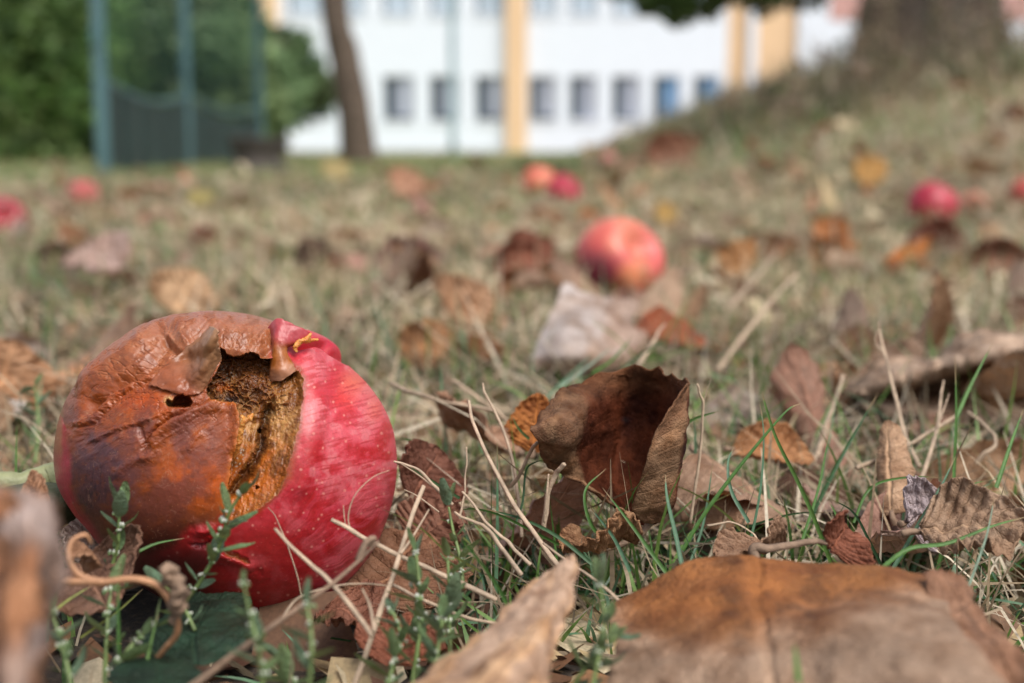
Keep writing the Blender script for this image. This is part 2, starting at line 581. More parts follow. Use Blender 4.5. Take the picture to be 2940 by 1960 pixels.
GREENS = [(.055, .105, .022), (.08, .14, .03), (.04, .08, .022), (.10, .15, .04), (.065, .115, .045)]


def tree(name, base, top, r0, crowns, label, group, seed, mat, nleaf, lsize, cols=GREENS, limbs=5, bend=None, cat='tree', r_top=.55, flare=1.5):
    rng = np.random.RandomState(seed)
    root = empty(name, base, label, cat, group)
    Lm = Matrix.Translation(-Vector(base))
    base = np.array(base); top = np.array(top)
    pts = [base - [0, 0, .15]] + ([np.array(b) for b in bend] if bend else [base + (top - base) * .5 + rng.uniform(-.05, .05, 3)]) + [top]
    P = crom(np.array(pts), 40)
    t = np.linspace(0, 1, 40)
    r = r0 * (1 - (1 - r_top) * t) * (1 + (flare - 1) * np.exp(-t * 16))
    V, F = tube(P, r, 20)
    dsp = fbm(V[:, 0] * 6 / max(r0 * 4, .2), V[:, 1] * 6 / max(r0 * 4, .2), V[:, 2] * 2, 4)
    ax = np.concatenate([np.repeat(P, 20, 0), P[:1], P[-1:]])
    V = ax + (V - ax) * (1 + (.16 if r0 < .2 else .34) * dsp)[:, None]
    V, F = tri_safe(V, F)
    o = make_mesh('trunk', V, F, mat, None); o.parent = root; o.matrix_parent_inverse = Lm
    cs, rs = [], []
    for (cx, cy, cz, rx, ry, rz, nb, br) in crowns:
        c, q = blobs(rng, cx, cy, cz, rx, ry, rz, nb, br); cs.append(c); rs.append(q)
    cs = np.concatenate(cs); rs = np.concatenate(rs)
    for i in range(limbs):
        e = cs[rng.randint(len(cs))]
        s = P[int(40 * rng.uniform(.6, .98))]
        Q = crom(np.array([s, (s + e) / 2 + rng.uniform(-.1, .1, 3) + [0, 0, .1], e]), 14)
        V, F = tri_safe(*tube(Q, np.linspace(r0 * .35, r0 * .06, 14), 7))
        o = make_mesh('limb', V, F, mat, None); o.parent = root; o.matrix_parent_inverse = Lm
    V, F, col = leaf_cloud(nleaf, cs, rs, lsize, cols, rng)
    o = make_mesh('crown', V, F, M['blade'], None, col=col, smooth=False); o.parent = root; o.matrix_parent_inverse = Lm
    return root


G0 = lambda x, y: float(gh(x, y))


def P3(px, py, Y):
    p = at(px, py, 1.0); k = Y / p[1]
    q = CAM + (p - CAM) * k
    return q


# leaning tree in front of the white wall
b = P3(1037, 432, 11); b[2] = G0(b[0], b[1])
t_ = P3(930, -700, 11.2)
tree('young_tree', b, t_, .135, [(t_[0], t_[1], t_[2] + 1.2, 1.6, 1.6, 1.0, 26, .5)], 'slim leaning dark tree trunk standing before the white school wall', 'trees on the lawn', 3, M['bark'], 9000, .10,
     bend=[P3(1018, 330, 11), P3(985, 150, 11), P3(960, 0, 11)], r_top=.7, flare=1.25)
# big old tree on the bank
b = P3(2660, 300, 5.0); b[2] = G0(b[0], b[1])
t_ = np.array([b[0] + .1, 5.2, 2.3])
tree('old_apple_tree', b, t_, .25, [(b[0] + .5, 6.2, 3.2, 1.7, 1.4, .8, 40, .4)],
     'thick dark old tree trunk on the grassy bank at the right edge', 'trees on the lawn', 4, M['bark_dark'], 12000, .07,
     cols=[(.03, .06, .015), (.045, .08, .02)], limbs=7, bend=[b + [0, 0, .5], b + [0, .05, 1.3]], r_top=.85, flare=1.3)
# drooping leafy branch of that tree, seen at the top edge
def droop():
    rng = np.random.RandomState(8)
    root = bpy.data.objects['old_apple_tree']
    inv = Matrix.Translation(-root.location)
    tip = P3(1900, 25, 4.4)
    s = np.array([1.35, 5.05, 1.75])
    Q = crom(np.array([s, [1.0, 4.7, 1.35], [.62, 4.45, .95], tip + [0, 0, .06]]), 26)
    V, F = tri_safe(*tube(Q, np.linspace(.035, .006, 26), 8))
    o = make_mesh('branch', V, F, M['bark_dark']); o.parent = root; o.matrix_parent_inverse = inv
    cs = [P3(1930, -10, 4.4), P3(1960, 22, 4.45), P3(2050, -5, 4.45), P3(1860, -5, 4.4), P3(2180, -70, 4.5), P3(2320, -60, 4.6), P3(1780, -70, 4.4)]
    V, F, col = leaf_cloud(1300, cs, [.085, .055, .07, .05, .12, .10, .08], .055, [(.035, .06, .016), (.05, .075, .02)], rng)
    o = make_mesh('branch_leaves', V, F, M['blade'], col=col, smooth=False); o.parent = root; o.matrix_parent_inverse = inv
droop()

def suckers():
    rng = np.random.RandomState(18)
    root = bpy.data.objects['old_apple_tree']
    inv = Matrix.Translation(-root.location)
    cs, rs = [], []
    for i in range(34):
        px = rng.choice([rng.uniform(2050, 2480), rng.uniform(2440, 2940)]); Y = rng.uniform(4.0, 4.75)
        g = P3(px, 300, Y); z0 = G0(g[0], g[1]); h = rng.uniform(.08, .42) if px > 2420 else rng.uniform(.05, .17)
        for k in range(4): cs.append([g[0] + rng.normal(0, .02), Y + rng.normal(0, .03), z0 + h * (k + .5) / 4]); rs.append([.035, .035, h / 5])
        Q = crom(np.array([[g[0], Y, z0 - .02], [g[0] + rng.normal(0, .02), Y, z0 + h * .5], [g[0] + rng.normal(0, .05), Y, z0 + h * 1.15]]), 8)
        V, F = tri_safe(*tube(Q, np.linspace(.005, .002, 8), 6))
        o = make_mesh('sucker_shoot', V, F, M['bark']); o.parent = root; o.matrix_parent_inverse = inv
    V, F, col = leaf_cloud(1500, cs, np.array(rs), .03, [(.12, .13, .07), (.17, .16, .09), (.22, .16, .11), (.24, .19, .13)], rng)
    o = make_mesh('sucker_leaves', V, F, M['blade'], col=col, smooth=False); o.parent = root; o.matrix_parent_inverse = inv
suckers()

# leafy trees beyond the sports fence
def cr(px, py, Y, rpx, rpy, nb, br):
    p = P3(px, py, Y); k = Y / FP
    return (p[0], p[1], p[2], rpx * k, 1.6, rpy * k, nb, br)
LG = [(.16, .27, .08), (.20, .31, .10), (.11, .20, .06), (.25, .34, .12), (.08, .14, .05)]
DG = [(.12, .19, .09), (.15, .23, .11), (.08, .14, .07), (.19, .26, .12)]
defs = [('bushy_tree', 60, 14.5, [cr(40, 130, 14.5, 230, 230, 30, .75), cr(80, 380, 14.2, 200, 90, 16, .4)], 'bright green bushy tree filling the top left corner', LG, 21),
        ('bushy_tree', 380, 17.5, [cr(400, 60, 17.5, 260, 200, 30, .8), cr(380, 300, 17.2, 220, 120, 18, .6)], 'leafy tree rising behind the middle of the sports fence', LG, 22),
        ('bushy_tree', 620, 16.5, [cr(590, 180, 16.5, 180, 170, 26, .5), cr(620, 350, 16.3, 190, 80, 16, .33), cr(820, 120, 16.8, 70, 70, 8, .25)], 'dark green tree behind the rightmost fence post', DG, 23),
        ('bushy_tree', 800, 19.0, [cr(800, 230, 19, 95, 90, 14, .3), cr(880, 275, 19, 70, 60, 11, .2)], 'low green tree overlapping the left end of the white wall', DG, 24)]
for nm, bx0, Y, crs, lab, cl, sd in defs:
    b = P3(bx0, 440, Y); b[2] = G0(b[0], b[1])
    tp = b + [0, 0, max(1.0, crs[0][2])]
    tree(nm, b, tp, .12, crs, lab, 'leafy trees beyond the fence', sd, M['bark'], 17000 if sd < 24 else 5200, .15, cl, limbs=6)

# sports fence: steel posts with net
def fence():
    p0 = P3(293, 480, 6.2)
    root = empty('sports_fence', (p0[0], p0[1], G0(p0[0], p0[1])), 'tall teal steel post fence with dark green netting at the left', 'fence')
    inv = Matrix.Translation(-root.location)
    H = 2.6
    posts = [(294, 6.2, 40), (539, 8.6, 27), (747, 11.4, 25)]
    pos = []
    for px, Y, w in posts:
        q = P3(px, 430, Y); s = w / FP * Y / 2 * .92
        mb = MB(); g = G0(q[0], q[1])
        c, sn = math.cos(.5), math.sin(.5)
        mb.box(-s, s, -s, s, g - .1, g + H)
        V = mb.V[0].copy(); x = V[:, 0] * c - V[:, 1] * sn; y = V[:, 0] * sn + V[:, 1] * c
        V[:, 0] = x * .85 + q[0]; V[:, 1] = y * .85 + q[1]; mb.V[0] = V
        mb.box(q[0] - s * .5, q[0] + s * .5, q[1] - s - .03, q[1] - s * 1.02, g + .55, g + .62)
        o = mb.build('post', M['teal']); o.parent = root; o.matrix_parent_inverse = inv
        pos.append(np.array([q[0], q[1], g]))
    m, nt, out = mat_new('green_netting')
    uvc = N(nt, 'ShaderNodeTexCoord').outputs['UV']
    sp = N(nt, 'ShaderNodeSeparateXYZ'); nt.links.new(uvc, sp.inputs[0])
    f = []
    for i in (0, 1):
        fr = math_n(nt, 'FRACT', math_n(nt, 'MULTIPLY', sp.outputs[i], 1.0))
        f.append(math_n(nt, 'LESS_THAN', fr, .13))
    a = math_n(nt, 'MAXIMUM', f[0], f[1])
    d = N(nt, 'ShaderNodeBsdfDiffuse'); d.inputs[0].default_value = (.04, .08, .08, 1)
    tr = N(nt, 'ShaderNodeBsdfTransparent')
    mx = N(nt, 'ShaderNodeMixShader'); nt.links.new(a, mx.inputs[0]); nt.links.new(tr.outputs[0], mx.inputs[1]); nt.links.new(d.outputs[0], mx.inputs[2])
    nt.links.new(mx.outputs[0], out.inputs[0])
    scr = simple('windscreen', (.013, .030, .028), .9, 5, .3)
    for a0, a1 in ((pos[0], pos[1]), (pos[1], pos[2])):
        nu, nv = 26, 14
        u, v = np.meshgrid(np.linspace(0, 1, nu), np.linspace(0, 1, nv))
        X = a0[0] + (a1[0] - a0[0]) * u; Y = a0[1] + (a1[1] - a0[1]) * u + .07
        sag = .05 * np.sin(u * math.pi) * v
        Z = a0[2] + (a1[2] - a0[2]) * u + 2.45 * v - sag
        L = np.hypot(a1[0] - a0[0], a1[1] - a0[1])
        o = make_mesh('net', np.stack([X, Y, Z], -1).reshape(-1, 3), gridF(nv, nu), m, uv=np.stack([u * L / .04, v * 2.45 / .04], -1).reshape(-1, 2))
        o.parent = root; o.matrix_parent_inverse = inv
        # dark windscreen cloth on the lower part, its hem sagging
        Zt = (.40 if a0 is pos[0] else .38) - .07 * np.sin(u * math.pi)
        Z = a0[2] + (a1[2] - a0[2]) * u + v * Zt
        X2 = X + .012 * np.sin(u * 30); Y2 = Y + .03 + .012 * np.cos(u * 22)
        o = make_mesh('windscreen', np.stack([X2, Y2, Z], -1).reshape(-1, 3), gridF(nv, nu), scr)
        o.parent = root; o.matrix_parent_inverse = inv
        uu = np.linspace(0, 1, 26)
        Pp = np.stack([a0[0] + (a1[0] - a0[0]) * uu, a0[1] + (a1[1] - a0[1]) * uu - .02, a0[2] + (.42) - .07 * np.sin(uu * math.pi)], -1)
        V, F = tri_safe(*tube(Pp, .012, 6))
        o = make_mesh('rope', V, F, M['teal']); o.parent = root; o.matrix_parent_inverse = inv
fence()


def thin_pole():
    q = P3(1301, 437, 17.0); g = G0(q[0], q[1])
    V, F = tri_safe(*tube(np.array([[q[0], q[1], z] for z in np.linspace(g - .1, g + 4.5, 12)]), .040, 12))
    o = make_mesh('pole', V, F, simple('pale_teal_paint', (.28, .40, .44), .5), loc=(q[0], q[1], g))
    tag(o, 'thin pale teal pole standing before the white wall', 'pole')
    V, F = tri_safe(*tube(np.array([[q[0], q[1], z] for z in (g + 4.4, g + 4.56)]), .07, 12))
    c = make_mesh('pole_cap', V, F, M['teal'], loc=(q[0], q[1], g)); c.location = (0, 0, 0); c.parent = o
thin_pole()


def stump():
    q = P3(742, 462, 6.6); g = G0(q[0], q[1])
    nu, nv = 26, 48
    a = np.arange(nv) * 2 * math.pi / nv
    rows = []
    prof = [(.150, -.02), (.142, .02), (.112, .05), (.110, .09), (.136, .145), (.132, .158), (.10, .152), (.082, .12), (.07, .08), (.03, .055), (.001, .05)]
    pr = crom(np.array(prof), nu)
    for r, z in pr:
        w = 1 + .10 * fbm(np.cos(a) * 2 + 5, np.sin(a) * 2 + 5, z * 9, 3)
        hz = z + .02 * fbm(np.cos(a) * 3, np.sin(a) * 3, 7.7, 3) * (z > .09)
        rows.append(np.stack([q[0] + r * w * np.cos(a), q[1] + r * w * np.sin(a), g + hz], -1))
    V = np.concatenate(rows)
    o = make_mesh('tree_stump', V, gridF(nu, nv, True), M['stone'], loc=(q[0], q[1], g))
    tag(o, 'low hollow dark stump in the grass right of the fence posts', 'stump')
stump()
# ------------------------------------------------------------------ the rotten apple
CD = 0.33                                   # distance of its middle
CS = 1100 / 1875.0                          # one unit of the close-up sketch in photo pixels
SC = CS * CD / FP                           # the same in metres


def cpx(u, v): return 100 + np.asarray(u, float) * CS, 820 + np.asarray(v, float) * CS


AC = at(*cpx(950, 862), CD)


def seg_dist(x, y, poly):
    d = np.full(x.shape, 1e9)
    for (x0, y0), (x1, y1) in zip(poly[:-1], poly[1:]):
        dx, dy = x1 - x0, y1 - y0
        t = np.clip(((x - x0) * dx + (y - y0) * dy) / (dx * dx + dy * dy + 1e-9), 0, 1)
        d = np.minimum(d, np.hypot(x - x0 - t * dx, y - y0 - t * dy))
    return d


def inside(x, y, poly):
    r = np.zeros(x.shape, bool)
    n = len(poly)
    for i in range(n):
        x0, y0 = poly[i]; x1, y1 = poly[(i + 1) % n]
        c = ((y0 > y) != (y1 > y)) & (x < (x1 - x0) * (y - y0) / (y1 - y0 + 1e-12) + x0)
        r ^= c
    return r


def curve(pts, n=60): return crom(np.array(pts, float), n)


def side(x, y, pts):
    """signed distance to an open curve: positive on its right-hand/below side when drawn left to right"""
    best = np.full(x.shape, 1e9); sg = np.zeros(x.shape)
    for (x0, y0), (x1, y1) in zip(pts[:-1], pts[1:]):
        dx, dy = x1 - x0, y1 - y0
        t = np.clip(((x - x0) * dx + (y - y0) * dy) / (dx * dx + dy * dy + 1e-9), 0, 1)
        d = np.hypot(x - x0 - t * dx, y - y0 - t * dy)
        c = dx * (y - y0) - dy * (x - x0)
        m = d < best
        best = np.where(m, d, best); sg = np.where(m, np.sign(c), sg)
    return best * sg


def bell(d, w): return np.exp(-(d / w) ** 2)


def build_apple():
    sil = np.array([(118, 860), (124, 720), (150, 600), (190, 500), (262, 410), (350, 325), (450, 240), (560, 175), (680, 132), (800, 110), (950, 105), (1080, 125), (1190, 160), (1330, 205),
                    (1440, 270), (1545, 380), (1640, 470), (1722, 585), (1775, 715), (1792, 870), (1780, 1020), (1745, 1150), (1690, 1280), (1600, 1410), (1490, 1510),
                    (1340, 1590), (1160, 1625), (950, 1620), (760, 1570), (580, 1480), (420, 1330), (290, 1180), (195, 1070), (135, 960)], float)
    an = np.arctan2(-(sil[:, 1] - 862), sil[:, 0] - 950); ra = np.hypot(sil[:, 0] - 950, sil[:, 1] - 862)
    o = np.argsort(an); an = an[o]; ra = ra[o]
    an = np.concatenate([an - 2 * math.pi, an, an + 2 * math.pi]); ra = np.tile(ra, 3)
    NA, NF, NB = 1100, 400, 70
    ph = np.arange(NA) * 2 * math.pi / NA
    Rs = np.interp(ph, an, ra)
    K = np.hanning(31); K /= K.sum()
    Rs = np.convolve(np.concatenate([Rs[-40:], Rs, Rs[:40]]), K, 'same')[40:-40]
    th = np.concatenate([np.arcsin(np.linspace(0.0008, 1, NF) ** 1.0 * .9995) * 1.0, np.linspace(math.pi / 2 + .02, math.pi - .002, NB)])
    T, PHI = np.meshgrid(th, ph, indexing='ij')
    RS = np.broadcast_to(Rs, T.shape) * (1 - .028)      # nearness makes the outline read larger
    sx = np.sin(T) * RS * np.cos(PHI); sy = np.sin(T) * RS * np.sin(PHI)
    depth_r = 770.0
    # squarish shoulder: fuller than a sphere in front
    fz = np.sign(np.cos(T)) * np.abs(np.cos(T)) ** .88 * depth_r
    P = AC + (sx[..., None] * RGT + sy[..., None] * UPV - fz[..., None] * FWD) * SC
    pxx, pyy, dd = proj(P)
    u = (pxx - 100) / CS; v = (pyy - 820) / CS
    front = np.cos(T) > 0
    fw = sm(np.cos(T) * 2.0) * front
    wv = fbm(u / 160, v / 160, 1.5, 3); wv2 = fbm(u / 160 + 40, v / 160 + 9, 6.5, 3)
    ud, vd = u + 26 * wv, v + 26 * wv2
    udd, vdd = u + 10 * fbm(u / 45, v / 45, 8.1, 3) + 7 * fbm(u / 15, v / 15, 18.1, 3), v + 10 * fbm(u / 45, v / 45, 3.3, 3) + 7 * fbm(u / 15, v / 15, 13.3, 3)

    H = np.zeros(u.shape)        # push outwards (+) or into the fruit (-), sketch units
    # --- cavity
    left = [(905, 300), (905, 380), (880, 440), (838, 500), (862, 556), (905, 572), (960, 576), (996, 622), (1004, 680), (992, 740), (975, 800), (958, 870), (946, 960), (925, 1040), (915, 1105)]
    right = [(1240, 355), (1275, 400), (1308, 470), (1310, 540), (1300, 620), (1288, 700), (1270, 780), (1245, 860), (1225, 935), (1190, 1010), (1130, 1075), (1060, 1120), (1000, 1150), (945, 1150), (915, 1105)]
    top = [(905, 300), (950, 318), (1010, 330), (1080, 332), (1150, 350), (1200, 350), (1240, 355)]
    cl, crr, ct = curve(left, 70), curve(right, 70), curve(top, 30)
    poly = np.concatenate([ct, crr, cl[::-1]])
    ins = inside(udd, vdd, poly) & front
    dl = np.minimum(seg_dist(udd, vdd, cl), seg_dist(udd, vdd, ct)); dr = seg_dist(udd, vdd, crr)
    t = dr / (dl + dr + 1e-6)
    dmax = np.interp(v, [300, 420, 620, 800, 950, 1080, 1150], [140, 180, 180, 150, 120, 75, 45])
    lip = sm(dr / 34) * 30
    cav = lip * .6 + dmax * sm(t * .95) ** .85
    cav *= sm(dl / 5)
    # honeycombed rot in the upper part
    hon = sm((700 - v) / 160) * sm((u - 780) / 60) * sm((1320 - u) / 120)
    wu = 46 * fbm(u / 60, v / 60, 61.1, 3); wv_ = 46 * fbm(u / 60, v / 60, 71.1, 3)
    f1, f2, crn = worley((udd + wu) / 52, (vdd + wv_) / 36, 3)
    g1, g2, crn2 = worley((udd + 1.4 * wv_) / 25 + 9, (vdd + 1.4 * wu) / 19, 5)
    cav += .6 * hon * (-38 * (1 - sm((f2 - f1) * 2.2)) * sm(crn * 2.5) + 22 + 40 * (crn - .5) - 9 * (1 - sm((g2 - g1) * 1.8)) * sm(crn2 * 2) + 34 * fbm(u / 34, v / 34, 81.1, 4))
    h1, h2, hc = worley(udd / 75, vdd / 60, 11)
    hole = (h1 < .20) * sm((vdd - 420) / 60) * (crn > .0)
    cav += 50 * sm((.20 - h1) / .1) * sm((v - 430) / 80) * sm(dl / 40) * (u > 1080) * (hc > .88)
    cav += (8 + 10 * sm((620 - v) / 120)) * fbm(u / 34, v / 60, 2.5, 3) * sm(dr / 40)
    fib = fbm((u + .25 * v) / 9, (v - .25 * u) / 60, 91.5, 4)
    cav += 2.5 * fib * sm(dr / 25)
    # furrow running down beside the lobe wall
    fur = curve([(1150, 600), (1112, 700), (1105, 790), (1060, 880), (1005, 950), (960, 1010)], 40)
    df = seg_dist(udd, vdd, fur)
    cav += 60 * bell(df, 20) * (v > 560)
    cav = np.where(ins, cav, 0) * sm(dl / 4)
    # --- small hole in the lobe
    hp = curve([(640, 560), (640, 590), (700, 600), (765, 590), (775, 556), (740, 530), (690, 538), (672, 560), (655, 550), (640, 560)], 50)
    ins2 = inside(udd, vdd, hp) & front; d2 = seg_dist(udd, vdd, hp)
    cav2 = np.where(ins2, 55 * sm(d2 / 8) + 90 * sm(d2 / 26), 0)
    # --- slit at the bottom
    sl = curve([(920, 1290), (970, 1315), (1035, 1345)], 14)
    dsl = seg_dist(udd, vdd, sl); cav3 = 26 * bell(dsl, 11)

    lobe_m = ~ins & front
    # --- the skin of the brown side: sunken field under an upper rolled rim
    rim = curve([(175, 660), (250, 560), (330, 520), (420, 440), (500, 400), (570, 330), (640, 250), (700, 300), (760, 290), (830, 270), (900, 300), (980, 325), (1080, 340), (1160, 300), (1240, 270), (1330, 262)], 90)
    sr = side(ud, vd, rim)                                  # + below the rim
    inbrown = sm((1310 - u) / 120)
    H += inbrown * (46 * sm((16 - sr) / 90) * bell(np.minimum(sr, 0) + 60, 150) * fw)
    H -= 40 * sm((sr + 6) / 34) * bell(np.maximum(sr, 0), 110) * sm((1000 - u) / 300) * fw
    # deep shadow pocket under the rim above the cavity
    H -= 26 * sm((sr + 4) / 24) * sm((u - 880) / 60) * sm((1180 - u) / 60) * sm((365 - v) / 40) * fw
    H *= sm((u - 150) / 130)
    # --- main ridges and creases (position, width, height)
    def ridge(pts, w, h, n=40, asym=0.0, vv=None):
        c = curve(pts, n)
        x, y = (ud + 950 - 950), vd
        d = side(udd, vdd, c)
        # fade at the ends
        e0 = np.hypot(udd - c[0][0], vdd - c[0][1]); e1 = np.hypot(udd - c[-1][0], vdd - c[-1][1])
        fd = sm(e0 / 60) * sm(e1 / 60)
        w1 = np.where(d > 0, w * (1 + asym), w * (1 - asym))
        return h * bell(d, w1) * fd * fw
    H += ridge([(170, 700), (250, 645), (320, 590), (380, 530), (470, 480), (560, 440), (610, 425)], 26, 30, asym=.5)
    H += ridge([(170, 700), (270, 670), (330, 615), (400, 545), (480, 497), (570, 455), (620, 440)], 9, -16)
    H += ridge([(540, 800), (590, 740), (640, 680), (720, 640), (790, 600), (880, 572), (940, 576)], 30, 30, asym=.5)
    H += ridge([(510, 820), (570, 735), (630, 668), (720, 620), (800, 585), (860, 562)], 12, -26)
    H += ridge([(940, 560), (990, 610), (1002, 680), (985, 760), (965, 840)], 30, 24)
    H += ridge([(250, 780), (330, 730), (430, 690), (520, 660), (600, 640)], 14, 10, asym=.3)
    H += ridge([(240, 800), (330, 745), (430, 705), (520, 676)], 12, -9)
    H += ridge([(470, 690), (560, 655), (640, 620), (720, 606)], 9, 8)
    H += ridge([(500, 640), (510, 700), (530, 760), (540, 800)], 18, -14)
    H += ridge([(380, 960), (440, 880), (520, 850), (620, 830)], 20, 8)
    H += ridge([(720, 830), (760, 790), (800, 740), (850, 720)], 16, 9)
    H += ridge([(700, 250), (740, 280), (760, 320)], 14, 22) + ridge([(630, 230), (660, 260), (690, 300)], 12, 20)
    H += ridge([(1050, 330), (1060, 280), (1120, 230), (1180, 195)], 24, -22) + ridge([(1075, 340), (1085, 290), (1140, 245), (1180, 230)], 20, 16)
    H += ridge([(770, 1180), (820, 1200), (870, 1195), (905, 1210)], 26, 20)
    H += ridge([(740, 1260), (800, 1275), (850, 1255), (900, 1230)], 9, -18)
    H += ridge([(860, 1330), (950, 1320), (1040, 1370), (1100, 1400)], 34, 16)
    # fine wrinkling of the rotten skin, drawn out along the folds
    a = .62
    q1 = (ud * math.cos(a) - vd * math.sin(a)); q2 = (ud * math.sin(a) + vd * math.cos(a))
    wr = 1 - np.sqrt(fbm(q1 / 150, q2 / 42, 3.9, 4) ** 2 + .004) * 5
    wr2 = 1 - np.sqrt(fbm(ud / 70, vd / 46, 9.9, 4) ** 2 + .004) * 5
    edge_red = side(ud, vd, curve([(1250, 250), (1300, 420), (1290, 700), (1230, 930), (1100, 1110), (960, 1160), (905, 1120), (700, 1195), (520, 1330), (330, 1320)], 60))
    brown = inside(ud, vd, np.array([(1200, -200), (1200, 165), (1165, 350), (1300, 420), (1290, 700), (1230, 930), (1100, 1110), (960, 1160), (925, 1105), (900, 1160), (760, 1180), (700, 1260), (560, 1330), (430, 1330), (300, 1230), (215, 1110), (160, 980), (140, 850), (150, 700), (60, 500), (60, -200)]))
    # soft version of the brown mask
    bpoly = np.array([(1190, 100), (1185, 165), (1165, 350), (1300, 420), (1290, 700), (1230, 930), (1100, 1110), (960, 1160), (925, 1105), (900, 1160), (760, 1185), (700, 1260), (560, 1330), (430, 1340), (300, 1230), (225, 1110), (170, 980), (148, 850), (152, 720)])
    db = seg_dist(ud, vd, bpoly)
    sb = np.where(brown, sm(.5 + db / 60), sm(.5 - db / 60))
    H += sb * fw * (3.4 * np.tanh(wr * .9) * sm((950 - v) / 300) + 1.3 * np.tanh(wr2 * .8) * (.4 + .6 * sm((700 - v) / 300)))
    crs = fbm(ud / 95 + .3 * wv2, vd / 70, 55.5, 4); crs2 = fbm(q1 / 120, q2 / 34, 57.5, 3)
    crz = sm((860 - v) / 260) * (.35 + .65 * sm((700 - v) / 250))
    H -= sb * fw * (5.5 * bell(crs, .018) + 4.5 * bell(crs2, .016)) * crz
    H += sb * fw * 1.3 * fbm(ud / 16, vd / 12, 58.5, 3) * crz
    H = H * sm((u - 130) / 110) + 5 * fbm(u / 120, v / 120, 4.4, 3) * fw
    # plump pink lobe beside the cut, tucked under the torn rim
    H += 24 * bell(side(ud, vd, curve([(1345, 330), (1365, 480), (1365, 640), (1340, 800), (1290, 960)], 40)), 60) * fw
    tear = curve([(1180, 330), (1240, 290), (1300, 300), (1375, 292), (1450, 322), (1545, 385)], 40)
    st = side(ud, vd, tear)
    H += 26 * sm((-st + 4) / 14) * bell(np.minimum(-st, 200) - 10, 70) * sm((u - 1200) / 40) * sm((1580 - u) / 60) * (v < 420)
    H -= 40 * bell(st + 2, 10) * sm((u - 1250) / 40) * sm((1560 - u) / 80)

    # base point moved along the view ray for the cut, along the outward normal for the rest
    nrm = (sx[..., None] / RS[..., None] * RGT + sy[..., None] / RS[..., None] * UPV - (np.cos(T) * 770 / 770)[..., None] * FWD)
    nrm /= np.linalg.norm(nrm, axis=-1)[..., None]
    P = P + nrm * (H * SC)[..., None]
    ray = P - CAM; ray /= np.linalg.norm(ray, axis=-1)[..., None]
    P = P + ray * ((cav + cav2 + cav3 * front) * SC)[..., None]

    # --- colours of the flesh and skin
    def L3(r, g, b_, k=.62):
        c = lin(r, g, b_) * (k * 1.06)
        return np.maximum(c + (c - c.mean()) * .06, .003)
    col = np.zeros(u.shape + (3,))
    def lay(c, m): 
        nonlocal col
        m = np.clip(m, 0, 1)[..., None]
        col = col * (1 - m) + np.asarray(c) * m
    n1 = fbm(u / 90, v / 90, 2.2, 4); n2 = fbm(u / 30, v / 30, 5.2, 4); n3 = fbm(u / 9, v / 9, 7.2, 3)
    # red side
    lay(L3(206, 52, 64), np.ones(u.shape))
    lay(L3(226, 92, 104), sm(.45 + n1 * 2.2 + (u - 1500) / 600))
    lay(L3(230, 132, 136), .6 * sm((n2 + n1 - .05) * 3) * sm((u - 1250) / 120) * sm((1150 - v) / 300))  # pale highlight patches put into the skin colour
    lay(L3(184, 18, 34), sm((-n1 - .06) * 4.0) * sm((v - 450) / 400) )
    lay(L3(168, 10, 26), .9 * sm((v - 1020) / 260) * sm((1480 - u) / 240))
    lay(L3(236, 120, 96), .8 * sm(1 - np.hypot((u - 1560) / 120, (v - 480) / 110)) + .6 * sm(1 - np.hypot((u - 1655) / 70, (v - 600) / 120)))
    lay(L3(226, 60, 50), .8 * sm(1 - np.hypot((u - 1530) / 110, (v - 560) / 80)))
    lay(L3(232, 128, 135), .55 * sm(1 - np.hypot((u - 1370) / 90, (v - 430) / 120)))  # sky reflection on the upper right shoulder, put into the skin colour
    lay(L3(196, 18, 42), .85 * sm(1 - np.hypot((ud - 1370) / 95, (vd - 760) / 130)))
    lay(L3(150, 70, 92), .6 * sm((u - 1500) / 200) * sm((v - 1150) / 220))
    # streaks
    s1 = fbm(u / 70, (v + u * .25) / 9, 12.2, 3)
    lay(L3(182, 18, 34), .7 * sm((s1 - .08) * 5) * sm((u - 1200) / 150) * sm((1350 - v) / 300))
    rad = np.arctan2(v - 1500, u - 1050); rr = np.hypot(v - 1500, u - 1050)
    s2 = fbm((rad + .12 * wv) * 42, rr / 210, 15.2, 3)
    lay(L3(165, 12, 36), .6 * sm((s2 - .05) * 5) * sm((v - 800) / 350) * sm((u - 1100) / 120))
    lay(L3(222, 92, 116), .35 * sm((-s2 - .1) * 4) * sm((v - 850) / 350) * sm((u - 1200) / 150))
    # lenticels
    w1, w2, wc = worley(u / 70, v / 66, 23)
    lay(L3(245, 165, 150), .6 * sm((.085 + .05 * wc - w1) / .07) * (wc > .45))
    w1, w2, wc = worley(u / 33 + 5, v / 31, 27)
    lay(L3(240, 140, 130), .35 * sm((.11 - w1) / .07) * (wc > .62))
    # bottom yellowish scar
    lay(L3(190, 120, 60), .8 * bell(dsl, 9) * (u > 930))
    lay(L3(214, 118, 124), .06 + .16 * sm(n1 * 3))
    redcol = col.copy()
    # brown side
    col = np.zeros_like(col)
    lay(L3(164, 82, 36, .64), np.ones(u.shape))
    lay(L3(176, 112, 78, .60), sm((560 - v) / 300) * .8)
    lay(L3(202, 94, 22, .66), .95 * sm(1 - np.hypot((u - 800) / 330, (v - 960) / 210)))
    lay(L3(190, 84, 28, .64), .85 * sm(1 - np.hypot((u - 520) / 230, (v - 560) / 110)))
    lay(L3(124, 70, 62, .60), .8 * sm((n1 + .25) * 1.9) * sm((v - 500) / 200) * sm((1050 - u) / 300))
    lay(L3(92, 58, 64, .60), .95 * sm(1.25 - np.hypot((u - 300) / 210, (v - 960) / 330) + .5 * n2))
    lay(L3(108, 52, 38, .60), .8 * sm((v - 1000) / 220) * sm((1.0 + n1)))
